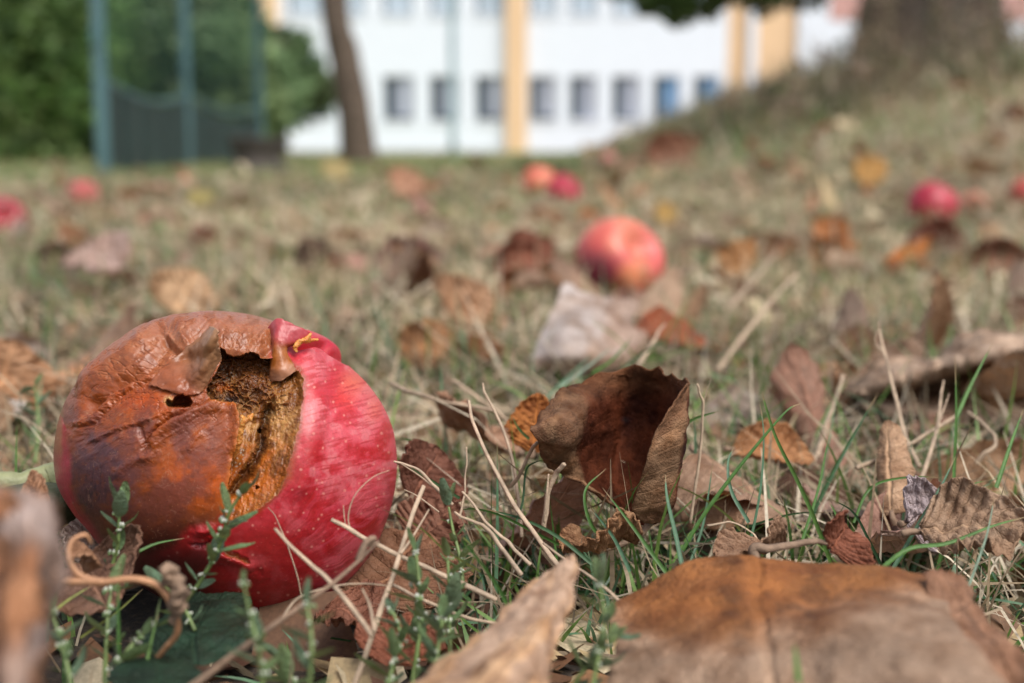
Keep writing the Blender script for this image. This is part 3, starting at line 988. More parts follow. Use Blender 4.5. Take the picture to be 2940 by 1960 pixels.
    lay(L3(74, 26, 18, .60), .95 * sm((v - 1100) / 180))
    lay(L3(172, 128, 120, .60), .6 * sm((300 - v) / 150) * sm((1250 - u) / 100) * sm(.6 + 2 * n2))
    lay(L3(196, 150, 120, .62), .45 * sm((np.clip(wr, -1, 1) - .55) * 3) * sm((800 - v) / 200))
    lay(L3(120, 64, 44, .62), .4 * sm(-n2 * 4 - .3))
    # silky threads of mould, pinprick specks
    th_ = 1 - np.abs(fbm(u / 38, v / 60, 31.2, 3)) * 30
    lay(L3(205, 160, 135), .28 * sm(th_) * sm((n2 + .1) * 5))
    w1, w2, wc = worley(u / 40 + 3, v / 40, 41)
    lay(L3(210, 160, 120), .5 * sm((.07 - w1) / .04) * (wc > .6))
    m5 = worley(u / 70, v / 70, 43)
    lay(L3(30, 20, 22), .8 * sm((.035 - m5[0]) / .02) * (m5[2] > .7))
    dk = fbm(u / 7, (v - u * .4) / 22, 33.3, 3)
    lay(L3(50, 36, 48), .75 * sm((dk - .12) * 7) * sm(1 - np.hypot((u - 290) / 120, (v - 1000) / 260)))
    browncol = col
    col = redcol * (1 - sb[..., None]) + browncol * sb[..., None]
    # red rim at the far left edge and the strip of red at upper right
    lay(L3(190, 70, 84), sm((190 - (u + .0 * v) + 20 * n2) / 40) * sm((v - 740) / 100) * sm((1150 - v) / 120) * .95)
    lay(L3(176, 150, 96), .5 * sm((146 - u + 8 * n2) / 20) * sm((900 - v) / 120) * sm((v - 520) / 120))
    lay(L3(200, 40, 62), sm(.5 + (-st) / 40) * sm((u - 1330) / 80) * sm((430 - v) / 30))
    lay(L3(220, 60, 70), sm((u - 1170) / 24) * sm(1 - (v - 250) / 80) * sm((v - 130) / 20) * sm((1420 - u) / 100) * .9)
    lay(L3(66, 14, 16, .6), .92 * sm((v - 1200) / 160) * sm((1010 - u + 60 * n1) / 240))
    lay(L3(180, 16, 30), .75 * sm(1 - np.hypot((u - 850) / 130, (v - 1225) / 60)))
    # cut surfaces
    cc = np.zeros_like(col); keep = col; col = cc
    lay(L3(150, 92, 42, .55), np.ones(u.shape))
    lay(L3(206, 156, 100, .62), .9 * sm(n2 * 2 + .45) * sm((960 - v) / 260) * sm((v - 470) / 120))
    lay(L3(196, 106, 32, .62), .95 * sm((v - 720) / 220 + n2))
    lay(L3(132, 76, 32, .54), .7 * sm((dr < 70) * (1 - dr / 70) + n3 * .6) * sm((v - 450) / 100))
    lay(L3(120, 70, 36, .55), .75 * sm((660 - v) / 140 + n2) * sm((1200 - u) / 90))
    lay(L3(150, 100, 52, .5), hon * sm((.35 - (f2 - f1)) * 3) * .35 * sm(crn * 2))
    lay(L3(200, 106, 34, .5), .9 * sm(1 - np.hypot((u - 940) / 90, (v - 500) / 26) + n2) * hon)
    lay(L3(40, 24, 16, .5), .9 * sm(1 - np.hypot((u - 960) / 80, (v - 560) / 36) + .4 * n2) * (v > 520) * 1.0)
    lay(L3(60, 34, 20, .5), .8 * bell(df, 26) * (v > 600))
    lay(L3(124, 70, 28, .52), .5 * sm((-n2 - .08) * 4))
    mo = worley(u / 15, v / 15, 51)
    lay(L3(206, 150, 84, .56), .3 * sm(fib * 4 - .2) * sm((v - 400) / 100))
    lay(L3(92, 44, 16, .5), .3 * sm(-fib * 4 - .2))
    mould = sm((.34 - mo[0]) / .12) * (mo[2] > .4)
    lay(L3(196, 186, 172, .6), .8 * mould * sm(1.1 - np.hypot((u - 945) / 70, (v - 430) / 62)))
    lay(L3(206, 196, 180, .6), .85 * mould * sm(1.1 - np.hypot((u - 1005 + (v - 840) * .35) / 34, (v - 850) / 100)))
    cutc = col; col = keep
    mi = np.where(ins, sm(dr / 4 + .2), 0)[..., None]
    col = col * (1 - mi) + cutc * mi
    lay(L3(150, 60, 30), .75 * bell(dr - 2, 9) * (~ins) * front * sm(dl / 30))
    lay(L3(205, 120, 55), .6 * bell(dl, 14) * (~ins) * front * (v > 560) * (u < 1020))
    lay(L3(150, 66, 26, .5), ins2 * sm(d2 / 8))
    lay(L3(222, 180, 120), .9 * bell(np.hypot(u - 655, v - 562) - 8, 14) * (u < 700))
    rough = .42 + .12 * n2 - .02 * sb + .05 * mi[..., 0]
    cc4 = np.concatenate([np.clip(col, .002, .95), rough[..., None]], -1)

    m, nt, out = mat_new('apple_skin')
    vc = N(nt, 'ShaderNodeVertexColor', layer_name='Col')
    tc = N(nt, 'ShaderNodeTexCoord').outputs['Object']
    f = noise_n(nt, 1400, 5, tc, .65); g = noise_n(nt, 350, 5, tc, .6)
    c = mix_rgb(nt, 1.0, vc.outputs[0], ramp(nt, f, [(.3, (.86, .84, .82)), (.7, (1.13, 1.12, 1.12))]), 'MULTIPLY')
    p = N(nt, 'ShaderNodeBsdfPrincipled')
    nt.links.new(c, p.inputs['Base Color'])
    nt.links.new(vc.outputs[1], p.inputs['Roughness'])
    p.inputs['Specular IOR Level'].default_value = .45
    p.inputs['Subsurface Weight'].default_value = .18
    p.inputs['Subsurface Radius'].default_value = (1.0, .35, .18)
    p.inputs['Subsurface Scale'].default_value = .0035
    nt.links.new(bump(nt, math_n(nt, 'ADD', math_n(nt, 'MULTIPLY', f, .5), g), .16, .0006), p.inputs['Normal'])
    nt.links.new(p.outputs[0], out.inputs[0])
    M['apple'] = m
    V = P.reshape(-1, 3)
    nr = len(th)
    F = gridF(nr, NA, True)
    V = np.concatenate([V, P[0].mean(0)[None], P[-1].mean(0)[None]])
    c4 = cc4.reshape(-1, 4); c4 = np.concatenate([c4, c4[:1], c4[-1:]])
    base = len(V)
    caps = []
    for j in range(NA):
        k = (j + 1) % NA
        caps.append([base - 2, k, j]); caps.append([base - 1, (nr - 1) * NA + j, (nr - 1) * NA + k])
    F = np.concatenate([F[:, [0, 1, 2]], F[:, [0, 2, 3]], np.array(caps)])[:, ::-1]
    lc = AC.copy(); lc[2] = 0
    o = make_mesh('rotten_apple', V, F, m, None, c4, loc=lc)
    tag(o, 'large half rotten red apple with brown wrinkled skin split open, nearest the camera', 'apple')
    return o, P, cc4


APPLE, AP, ACOL = build_apple()
_f = AP[:400].reshape(-1, 3); _a, _b, _c = proj(_f)
AGRID = {}
_gx = np.floor(_a / 8).astype(int); _gy = np.floor(_b / 8).astype(int)
for i in range(0, len(_f), 3):
    k = (_gx[i], _gy[i])
    if k not in AGRID or _c[i] < AGRID[k]: AGRID[k] = _c[i]


def adep(px, py, default=.34):
    """distance of the apple's surface behind a photo pixel"""
    for r in range(0, 6):
        c = [AGRID[(int(px // 8) + a, int(py // 8) + b)] for a in range(-r, r + 1) for b in range(-r, r + 1) if (int(px // 8) + a, int(py // 8) + b) in AGRID]
        if c: return float(np.mean(c))
    return default


APINV = lambda: Matrix.Translation(-APPLE.location)


def net(name, ctrl, nu, nv, colf, mat, parent=None, inv=None, crumple=(0.0, 20), edge=0.0, thick=.00018, seed=0, loc=None, scallop=0):
    """a thin sheet through control points ctrl[row][col] = (px, py, distance)"""
    A = np.array(ctrl, float)
    A = crom(A, nu); A = np.swapaxes(crom(np.swapaxes(A, 0, 1), nv), 0, 1)
    s, t = np.meshgrid(np.linspace(0, 1, nu), np.linspace(0, 1, nv), indexing='ij')
    if edge:
        e = np.maximum(np.maximum(sm((.05 - s) / .05), sm((s - .95) / .05)), np.maximum(sm((.05 - t) / .05), sm((t - .95) / .05)))
        A[..., 0] += edge * e * fbm(s * 14 + seed, t * 14, 1.1, 2); A[..., 1] += edge * e * fbm(s * 14 + seed, t * 14, 9.1, 2)
    if scallop:
        A[..., 1] += scallop * sm((.07 - s) / .07) * (np.abs(np.sin(t * 24 + .8 * np.sin(t * 9))) - .5)
    P = at(A[..., 0], A[..., 1], A[..., 2])
    du = np.gradient(P, axis=0); dv = np.gradient(P, axis=1)
    n = np.cross(du, dv); n /= np.linalg.norm(n, axis=-1)[..., None] + 1e-12
    amp, sc_ = crumple
    ds = P * 1000
    w = amp * (1 - np.abs(fbm(ds[..., 0] / sc_ + seed, ds[..., 1] / sc_, ds[..., 2] / sc_, 4)) * 3.2)
    P = P + n * w[..., None]
    col = np.ones(s.shape + (4,)); col[..., :3] = colf(s, t, A)
    o = make_mesh(name, P.reshape(-1, 3), gridF(nu, nv), mat, None, col.reshape(-1, 4), np.stack([s, t * 2 - 1], -1).reshape(-1, 2), loc=loc)
    if parent is not None:
        o.parent = parent; o.matrix_parent_inverse = inv
    if thick:
        md = o.modifiers.new('thickness', 'SOLIDIFY'); md.thickness = thick; md.offset = 0
    return o


def apple_parts():
    inv = APINV()
    m, nt, out = mat_new('apple_flap')
    vc = N(nt, 'ShaderNodeVertexColor', layer_name='Col')
    tc = N(nt, 'ShaderNodeTexCoord').outputs['Object']
    g = noise_n(nt, 500, 5, tc, .6)
    c = mix_rgb(nt, 1.0, vc.outputs[0], ramp(nt, g, [(.3, (.82, .8, .78)), (.7, (1.15, 1.14, 1.12))]), 'MULTIPLY')
    p = N(nt, 'ShaderNodeBsdfPrincipled', Roughness=.36)
    nt.links.new(c, p.inputs['Base Color']); nt.links.new(bump(nt, g, .2, .0006), p.inputs['Normal'])
    t = N(nt, 'ShaderNodeBsdfTranslucent'); nt.links.new(c, t.inputs[0])
    mx = N(nt, 'ShaderNodeMixShader'); mx.inputs[0].default_value = .2
    nt.links.new(p.outputs[0], mx.inputs[1]); nt.links.new(t.outputs[0], mx.inputs[2]); nt.links.new(mx.outputs[0], out.inputs[0])

    def cn(u, v, lift):
        x, y = cpx(u, v); return (float(x), float(y), adep(x, y) - lift * SC)
    D1 = adep(*cpx(640, 400)); D2 = adep(*cpx(760, 520))
    # left flap: pointed tongue of loose skin
    rows = [[cn(556, 488, 4), cn(600, 440, 8), cn(640, 395, 16), cn(720, 330, 22), cn(800, 255, 22), cn(868, 203, 30)],
            [cn(590, 500, 4), cn(650, 470, 10), cn(700, 420, 16), cn(765, 360, 22), (*cpx(838, 290), D2 - .0022), (*cpx(890, 210), D2 - .0030)],
            [cn(640, 512, 4), cn(700, 500, 9), cn(750, 455, 14), (*cpx(810, 400), D2 - .0012), (*cpx(860, 335), D2 - .0022), (*cpx(896, 262), D2 - .0028)],
            [cn(695, 524, 4), cn(745, 520, 6), cn(775, 500, 8), (*cpx(826, 450), D2 - .0006), (*cpx(876, 370), D2 - .0012), (*cpx(903, 318), D2 - .0020)],
            [cn(730, 528, 2), cn(765, 535, 3), cn(800, 528, 3), (*cpx(835, 490), D2 + .0004), (*cpx(885, 400), D2 - .0004), (*cpx(912, 345), D2 - .0008)]]
    def cf(s, t, A):
        n = fbm(s * 5, t * 5, 3.3, 4)[..., None]
        a = lin(184, 104, 66) * .62; b = lin(196, 144, 104) * .62; c_ = lin(168, 78, 46) * .62
        k = sm(t * 1.6 - .5 + s * .3)[..., None]; k2 = sm((s - .3) * 1.5)[..., None] * (1 - k)
        return np.clip((a * (1 - k) + b * k) * (1 - k2 * .6) + c_ * k2 * .6 + n * .035, .01, 1)
    net('skin_flap', rows, 70, 80, cf, m, APPLE, inv, (.00022, 3.0), 6, .0005, 2)
    # right flap: curled ribbon hanging from the torn rim into the opening
    Dr = adep(*cpx(1250, 500)); Dm = adep(*cpx(1140, 200))
    rows = [[(*cpx(1128, 232), Dm + .0022), (*cpx(1182, 168), Dm - .0004), (*cpx(1240, 180), Dm - .0010), (*cpx(1300, 205), Dm - .0008), (*cpx(1352, 228), Dm + .0002)],
            [(*cpx(1150, 280), Dm + .002), (*cpx(1176, 240), Dm - .0022), (*cpx(1215, 262), Dm - .0028), (*cpx(1262, 268), Dm - .0020), (*cpx(1325, 268), Dm)],
            [(*cpx(1160, 340), Dm + .0014), (*cpx(1170, 310), Dm - .0030), (*cpx(1195, 310), Dm - .0036), (*cpx(1225, 300), Dm - .0026), (*cpx(1240, 292), Dm - .0012)],
            [(*cpx(1158, 390), Dm + .0006), (*cpx(1164, 380), Dm - .0036), (*cpx(1200, 372), Dm - .0046), (*cpx(1232, 352), Dm - .0032), (*cpx(1226, 320), Dm - .0008)],
            [(*cpx(1155, 430), Dm), (*cpx(1160, 430), Dm - .0036), (*cpx(1205, 420), Dm - .0052), (*cpx(1258, 390), Dm - .0036), (*cpx(1246, 362), Dm - .0006)],
            [(*cpx(1152, 455), Dm - .0006), (*cpx(1165, 466), Dm - .0034), (*cpx(1215, 458), Dm - .0050), (*cpx(1278, 412), Dm - .0034), (*cpx(1262, 388), Dm - .0004)]]
    def cf2(s, t, A):
        n = fbm(s * 6, t * 5, 8.3, 4)[..., None]
        r = lin(216, 84, 92) * .62; o_ = lin(205, 122, 62) * .6; w = lin(206, 150, 120) * .62
        k = sm((s - .16) * 3.4)[..., None]
        c_ = r * (1 - k) + o_ * k
        k2 = sm((s - .6) * 3)[..., None] * .75
        c_ = c_ * (1 - k2) + w * k2
        k3 = (sm((t - .8) * 6) * sm((s - .4) * 4))[..., None] * .7
        c_ = c_ * (1 - k3) + lin(225, 160, 150) * .62 * k3
        return np.clip(c_ + n * .05, .01, 1)
    net('skin_flap', rows, 90, 70, cf2, m, APPLE, inv, (.00012, 3.0), 3, .0006, 5)
    # lumps of orange pulp
    rng = np.random.RandomState(4)
    mp, nt, out = mat_new('apple_pulp')
    tc = N(nt, 'ShaderNodeTexCoord').outputs['Object']
    g = noise_n(nt, 900, 5, tc, .65)
    p = N(nt, 'ShaderNodeBsdfPrincipled', Roughness=.32)
    nt.links.new(ramp(nt, g, [(.3, (.36, .12, .02)), (.55, (.60, .24, .045)), (.75, (.72, .40, .13))]), p.inputs['Base Color'])
    p.inputs['Subsurface Weight'].default_value = .3; p.inputs['Subsurface Scale'].default_value = .002
    nt.links.new(bump(nt, g, .6, .001), p.inputs['Normal']); nt.links.new(p.outputs[0], out.inputs[0])

    def lump(path, r, dep):
        P = crom(np.array(path, float), 60)
        x, y = cpx(P[:, 0], P[:, 1])
        Q = at(x, y, np.interp(np.linspace(0, 1, 60), np.linspace(0, 1, len(dep)), dep))
        rr = np.interp(np.linspace(0, 1, 60), np.linspace(0, 1, len(r)), r) * SC
        V, F = tube(Q, rr, 24)
        ax = np.concatenate([np.repeat(Q, 24, 0), Q[:1], Q[-1:]])
        k = V * 1000
        V = ax + (V - ax) * (1 + .75 * fbm(k[:, 0] * .9, k[:, 1] * .9, k[:, 2] * .9, 3))[:, None]
        V, F = tri_safe(V, F)
        o = make_mesh('pulp', V, F, mp); o.parent = APPLE; o.matrix_parent_inverse = inv
    De = adep(*cpx(965, 720))
    lump([(1068, 628), (1050, 650), (1022, 668), (1010, 710), (998, 760), (984, 810), (970, 850)], [6, 15, 17, 14, 16, 11, 4], [De + .001, De + .0005, De + .0004, De + .0008, De + .0012, De + .002, De + .0024])
    lump([(1010, 640), (1035, 655), (1062, 648)], [8, 14, 8], [De + .001, De + .0004, De + .0006])
    lump([(1352, 232), (1330, 262), (1292, 276), (1276, 300), (1282, 326)], [5, 14, 16, 13, 5], [Dm, Dm - .0008, Dm - .0012, Dm - .0022, Dm - .0022])
    lump([(1385, 262), (1350, 268), (1320, 275)], [5, 10, 8], [Dm + .0016, Dm + .0004, Dm])


apple_parts()
# ------------------------------------------------------------------ grass (stuff)
APX, APY, APR = float(AC[0]), float(AC[1]) + .0, .036


def blades(n, rng, ypdf, yr, h, w, colfn, lay=.5, levels=5, name='grass', mat='blade', label=None, extra=None, keepfn=None):
    # depth with density ~ y^-ypdf over the visible fan, widened at both sides
    a = 1 - ypdf
    u = rng.rand(n)
    y = (yr[0] ** a + u * (yr[1] ** a - yr[0] ** a)) ** (1 / a)
    x = (rng.rand(n) * 2 - 1) * (y * .43 + .05)
    if keepfn is not None:
        k = keepfn(x, y, rng); x, y = x[k], y[k]
    n = len(x)
    hh = h(x, y, rng); ww = w(x, y, rng)
    az = rng.rand(n) * 2 * math.pi
    lean = np.abs(rng.normal(0, lay, n)) + .1
    curl = rng.normal(.5, .6, n)
    if lay > 1.4: lean = rng.uniform(1.05, 1.55, n); curl = rng.normal(.1, .25, n)
    V = np.zeros((n, levels * 2, 3)); z0 = gh(x, y) - .002 + (rng.uniform(.004, .016, n) if lay > 1.4 else 0)
    P = np.stack([x, y, z0], -1)
    d = np.stack([np.cos(az), np.sin(az)], -1)
    sd = np.stack([-np.sin(az + rng.normal(0, .5, n)), np.cos(az)], -1); sd /= np.linalg.norm(sd, axis=1)[:, None]
    tw = rng.normal(0, .8, n)
    step = hh / (levels - 1)
    ang = lean.copy()
    for i in range(levels):
        t = i / (levels - 1)
        wd = ww * (1 - t ** 2.2) * .5 + .00006
        ct, st = np.cos(tw * t), np.sin(tw * t)
        off = np.stack([sd[:, 0] * wd * ct, sd[:, 1] * wd * ct, wd * st], -1)
        V[:, i * 2] = P - off; V[:, i * 2 + 1] = P + off
        P = P + np.stack([d[:, 0] * np.sin(ang) * step, d[:, 1] * np.sin(ang) * step, np.cos(ang) * step], -1)
        ang = np.clip(ang + curl * 1.1 / (levels - 1), -2, 2.0)
        P[:, 2] = np.maximum(P[:, 2], gh(P[:, 0], P[:, 1]) + .0012)
    col = colfn(x, y, rng)
    cc = np.ones((n, levels * 2, 4)); cc[:, :, :3] = col[:, None, :]
    tt = np.repeat(np.arange(levels) / (levels - 1), 2)
    if mat == 'blade':   # dry tips
        dry = (rng.rand(n) < .35)[:, None] * (tt > .8)[None, :]
        cc[..., :3] = np.where(dry[..., None], np.array([.30, .22, .11]), cc[..., :3])
        cc[..., :3] = np.where((tt < .1)[None, :, None], cc[..., :3] * .5 + np.array([.26, .24, .14]) * .5, cc[..., :3])
    idx = np.arange(n)[:, None, None] * levels * 2
    q = np.array([[i * 2, i * 2 + 1, i * 2 + 3, i * 2 + 2] for i in range(levels - 1)])[None]
    F = (idx + q).reshape(-1, 4)
    return V.reshape(-1, 3), F, cc.reshape(-1, 4)


def near_apple(x, y, m=.0):
    return np.hypot(x - APX, y - APY) < APR + m


def keep_std(x, y, rng):
    # not through the apple, thin right in front of it and of the foreground soil gap
    k = ~near_apple(x, y)
    front = (np.abs(x - APX) < .050) & (y < APY) & (y > .24)
    k &= ~(front & (rng.rand(len(x)) < .82))
    k &= ~((y < .295) & ((rng.rand(len(x)) < .7) | (x > .0)))
    k &= ~((np.abs(x - .079) < .045) & (y > .86) & (y < 1.06) & (rng.rand(len(x)) < .75))
    return k


def patch(x, y, s=3.0, o=0.0):
    return fbm(x * s + o, y * s, 3.0 + o, 3)


def grass():
    rng = np.random.RandomState(77)
    def hg(x, y, r):
        h = .010 + .016 * r.rand(len(x)) + .030 * (r.rand(len(x)) ** 4)
        h = h * (1 + 0.10 * np.clip(y - 1, 0, 4)) * (1 - .5 * ((y < .42) & (np.abs(x - APX) < .055)))
        h *= np.where((x - APX > -.03) & (y < .31) & (y > .2), .65, 1.0)
        h *= np.where((x > .5) & (y > 3.4) & (y < 9), 2.0 + 1.2 * patch(x, y, 3.5, 2) + 3.0 * np.exp(-((x - 1.46) / .5) ** 2 - ((y - 4.7) / .5) ** 2), 1.0)
        return h
    def wg(x, y, r): return (.0008 + .0006 * r.rand(len(x))) * np.maximum(1, y / .8) ** .75
    def cg(x, y, r):
        n = len(x); t = r.rand(n)[:, None]; s = patch(x, y, 2.4)[:, None]
        a = np.array([.055, .14, .03]); b = np.array([.14, .23, .055]); c = np.array([.085, .165, .09])
        col = a * (1 - t) + b * t
        k = (r.rand(n) < .35)[:, None]
        col = np.where(k, c * (.7 + .8 * t), col)
        col = col * (1.12 + .9 * patch(x, y, 1.7, 4) + .5 * patch(x, y, 6, 5))[:, None].clip(.5, 2.0)
        far = sm((y - 3.6) / 2.5)[:, None] * sm((.1 - x / y) * 5)[:, None]
        return col * (1 - .7 * far) + np.array([.21, .25, .085]) * .7 * far
    parts = []
    parts.append(blades(13000, rng, .35, (.2, 1.3), hg, wg, cg, .55, 6, keepfn=keep_std))
    def kf(x, y, r): return (patch(x, y, 1.3) > -.22) | (r.rand(len(x)) < .35)
    parts.append(blades(70000, rng, .75, (1.0, 30), hg, wg, cg, .7, 4, keepfn=kf))
    V = np.concatenate([p[0] for p in parts]); C4 = np.concatenate([p[2] for p in parts])
    F = []; o = 0
    for p in parts: F.append(p[1] + o); o += len(p[0])
    tag(make_mesh('grass', V, np.concatenate(F), M['blade'], None, C4, smooth=True), kind='stuff')

    def hs_(x, y, r):
        h = .015 + .022 * r.rand(len(x)) + .03 * (r.rand(len(x)) ** 5)
        return h * (1 + 0.10 * np.clip(y - 1, 0, 4)) * (1 - .45 * ((y < .34) & (np.abs(x - APX) < .055))) * np.where((x > .5) & (y > 3.4) & (y < 9), 2.3 + 1.5 * patch(x, y, 3.0, 1) + 4.5 * np.exp(-((x - 1.46) / .55) ** 2 - ((y - 4.6) / .5) ** 2), 1.0)
    def ws(x, y, r): return (.0006 + .0009 * r.rand(len(x)) ** 2) * np.maximum(1, y / .8) ** .75
    def cs_(x, y, r):
        n = len(x); t = r.rand(n)[:, None]
        a = np.array([.48, .38, .25]); b = np.array([.30, .21, .13]); c = np.array([.60, .51, .38])
        col = a * (1 - t) + b * t
        return np.where((r.rand(n) < .25)[:, None], c, col) * (.72 + .42 * r.rand(n))[:, None] * (1 + .7 * patch(x, y, 2.1, 7) + .5 * patch(x, y, 7, 8))[:, None].clip(.6, 1.4)
    parts = []
    parts.append(blades(17000, rng, .35, (.2, 1.3), hs_, ws, cs_, 1.1, 5, mat='straw', keepfn=keep_std))
    def kf2(x, y, r): return ((patch(x, y, 1.3) < .22) | (r.rand(len(x)) < .4)) & ~((y > 4.2) & (x / y < .05) & (r.rand(len(x)) < .85))
    parts.append(blades(80000, rng, .75, (1.0, 26), hs_, ws, cs_, 1.15, 4, mat='straw', keepfn=kf2))
    def hl(x, y, r): return (.022 + .040 * r.rand(len(x))) * (1 + .12 * np.clip(y - 1, 0, 3))
    def wl(x, y, r): return (.0009 + .0014 * r.rand(len(x)) ** 2) * np.maximum(1, y / .8) ** .6
    def wide(f): return lambda x, y, r: f(x, y, r) * 1.06
    parts.append(blades(9000, rng, .6, (.33, 5.0), hl, wl, wide(cs_), 1.5, 4, mat='straw', keepfn=keep_std))
    V = np.concatenate([p[0] for p in parts]); C4 = np.concatenate([p[2] for p in parts])
    F = []; o = 0
    for p in parts: F.append(p[1] + o); o += len(p[0])
    tag(make_mesh('dry_grass', V, np.concatenate(F), M['straw'], None, C4, smooth=True), kind='stuff')

    # crumbled leaf bits and thatch lying on the soil
    n = 36000
    u = rng.rand(n); y = .2 * (26 / .2) ** (u ** 1.25); x = (rng.rand(n) * 2 - 1) * (y * .43 + .05)
    k = ~near_apple(x, y, -.004) & ~((y > 4.2) & (x / y < .05) & (rng.rand(n) < .8)) & ~((y < .36) & (rng.rand(n) < .85)); x, y = x[k], y[k]; n = len(x)
    s = (.0018 + .0052 * rng.rand(n) ** 2) * np.maximum(1, y / .6) ** .55
    s = s * np.where(rng.rand(n) < .10, 2.4, 1.0)
    z = gh(x, y) + .0015 + .006 * rng.rand(n) * (y > .35) + .004 * rng.rand(n) * (y > .8)
    a = rng.rand(n) * 6.28; tl = rng.normal(0, .5, (n, 2))
    ca, sa = np.cos(a), np.sin(a)
    Vs = []
    for (du, dv) in ((-1, -.5), (.1, -.75), (1, -.1), (.5, .6), (-.6, .55)):
        du = du * s * (.7 + .6 * rng.rand(n)); dv = dv * s * (.7 + .6 * rng.rand(n))
        Vs.append(np.stack([x + du * ca - dv * sa, y + du * sa + dv * ca, z + du * tl[:, 0] + dv * tl[:, 1]], -1))
    V = np.stack(Vs, 1)
    i = np.arange(n)[:, None] * 5
    F = np.concatenate([i + np.array([[0, 1, 2]]), i + np.array([[0, 2, 3]]), i + np.array([[0, 3, 4]])])
    pal = np.array([(.19, .095, .05), (.30, .17, .095), (.12, .06, .038), (.42, .31, .17), (.50, .41, .27), (.26, .13, .06), (.46, .36, .23)])
    cc = np.ones((n, 5, 4)); cc[:, :, :3] = (pal[rng.randint(7, size=n)] * (.6 + .7 * rng.rand(n))[:, None])[:, None]
    tag(make_mesh('leaf_litter', V.reshape(-1, 3), F, M['straw'], None, cc.reshape(-1, 4), smooth=False), kind='stuff')


grass()

# ------------------------------------------------------------------ leaves
def leaf_geo(L, Wd, k_along, k_across, fold, crumple, seed, nu=34, nv=23, serr=.02, roll_var=.5, tip=.8):
    s, t = np.meshgrid(np.linspace(0, 1, nu), np.linspace(-1, 1, nv), indexing='ij')
    w = np.sin(math.pi * np.clip(s, 0, 1) ** tip) ** .72 * (1 - .25 * s) * Wd / 2 + .0004
    w = w * (1 + serr * fbm(s * 12 + seed, np.sign(t) * 3.0, 2.2, 2) * 5 * (np.abs(t) > .9)) * (1 + .16 * fbm(s * 3 + seed * 1.3, np.sign(t) * 7.0, 5.2, 2))
    X = t * w
    # rib curve
    ks = k_along * (1 + .5 * np.sin(s * 3 + seed))
    th = np.cumsum(ks, 0) / nu
    ry = np.cumsum(np.cos(th), 0) / nu * L; rz = np.cumsum(np.sin(th), 0) / nu * L
    kc = k_across * (1 + roll_var * fbm(s * 2 + seed, s * 0 + seed * .7, .3, 2) * 2)
    ph = X / (Wd / 2) * kc
    ph0 = np.where(np.abs(ph) < 1e-5, 1e-5, ph)
    xa = X * np.sin(ph0) / ph0; za = X * (1 - np.cos(ph0)) / ph0 + np.abs(X) * fold
    nyv, nzv = -np.sin(th), np.cos(th)
    V = np.stack([xa, ry + za * nyv, rz + za * nzv], -1)
    q = V / Wd * 3.2
    cr_ = (1 - np.abs(fbm(q[..., 0] + seed, q[..., 1], q[..., 2] + s * 2, 4)) * 3.4)
    pleat = np.cos((s - np.abs(t) * .22) * 9 * 2 * math.pi) * .35 * (.15 + np.abs(t))
    du = np.gradient(V, axis=0); dv = np.gradient(V, axis=1); n = np.cross(dv, du); n /= np.linalg.norm(n, axis=-1)[..., None] + 1e-12
    V = V + n * (crumple * (cr_ + pleat))[..., None]
    return V.reshape(-1, 3), gridF(nu, nv), np.stack([s, t], -1).reshape(-1, 2)


def petiole_geo(L, seed):
    r = random.Random(seed)
    P = crom(np.array([[0, .001, 0], [r.uniform(-.1, .1) * L, -L * .35, r.uniform(-.1, .2) * L], [r.uniform(-.3, .3) * L, -L * .8, r.uniform(-.1, .4) * L]]), 10)
    return tri_safe(*tube(P, np.linspace(.0006, .0009, 10), 6))


LEAFC = {'tan': (.40, .25, .15), 'brown': (.21, .10, .05), 'darkbrown': (.10, .045, .026), 'orange': (.50, .19, .05), 'rust': (.30, .085, .035),
         'pink': (.42, .25, .20), 'grey': (.44, .36, .31), 'yellow': (.55, .38, .08), 'red': (.36, .05, .04)}


def place(o, base, tipv, roll, scale=1.0, up=(0, 0, 1)):
    """local +Y from base towards tipv, local +Z near up then rolled about the midrib"""
    y = Vector(tipv) - Vector(base); y.normalize()
    z = Vector(up); z = (z - y * z.dot(y)).normalized(); x = y.cross(z)
    m = Matrix((x, y, z)).transposed()
    m = m @ Matrix.Rotation(roll, 3, 'Y')
    o.matrix_world = Matrix.Translation(Vector(base)) @ m.to_4x4() @ Matrix.Scale(scale, 4)


def hero_leaf(p0, p1, wd, color, label, k=(0, 1.0), fold=0.0, cr_=.0006, roll=0.0, seed=1, pet=.3, group=None, name='dead_leaf', lift=(0, 0), up=(0, 0, 1), hi=True, cm=None):
    if p0[2] > .45:      # background leaves rest on the ground under their base point
        d0 = dg(p0[0], p0[1], .014 if p0[2] < 2 else .026)
        wd *= d0 / p0[2]; p1 = (p1[0], p1[1], d0 * (1.02 if up[1] < 0 else p1[2] / p0[2])); p0 = (p0[0], p0[1], d0)
    A = at(*p0); B = at(*p1)
    A = A + np.array([0, 0, lift[0]]); B = B + np.array([0, 0, lift[1]])
    if p0[2] > .9: wd *= .85
    L = float(np.linalg.norm(B - A))
    V, F, uv = leaf_geo(L, wd, k[0], k[1], fold, cr_, seed, 60 if hi else 34, 41 if hi else 23)
    c = LEAFC.get(color, color) if isinstance(color, str) else color
    o = make_mesh(name, V, F, M['leaf'], uv=uv)
    if p0[2] > .9: c = tuple(np.array(c) * .72 + np.array([.30, .22, .15]) * .22)
    o.color = (*c, 1)
    md = o.modifiers.new('thickness', 'SOLIDIFY'); md.thickness = .0003; md.offset = 0
    place(o, A, B, roll, 1.0, up)
    if pet:
        V, F = petiole_geo(L * pet, seed)
        q = make_mesh('leaf_stalk', V, F, M['twig']); q.parent = o
    tag(o, label, 'leaf', group)
    return o


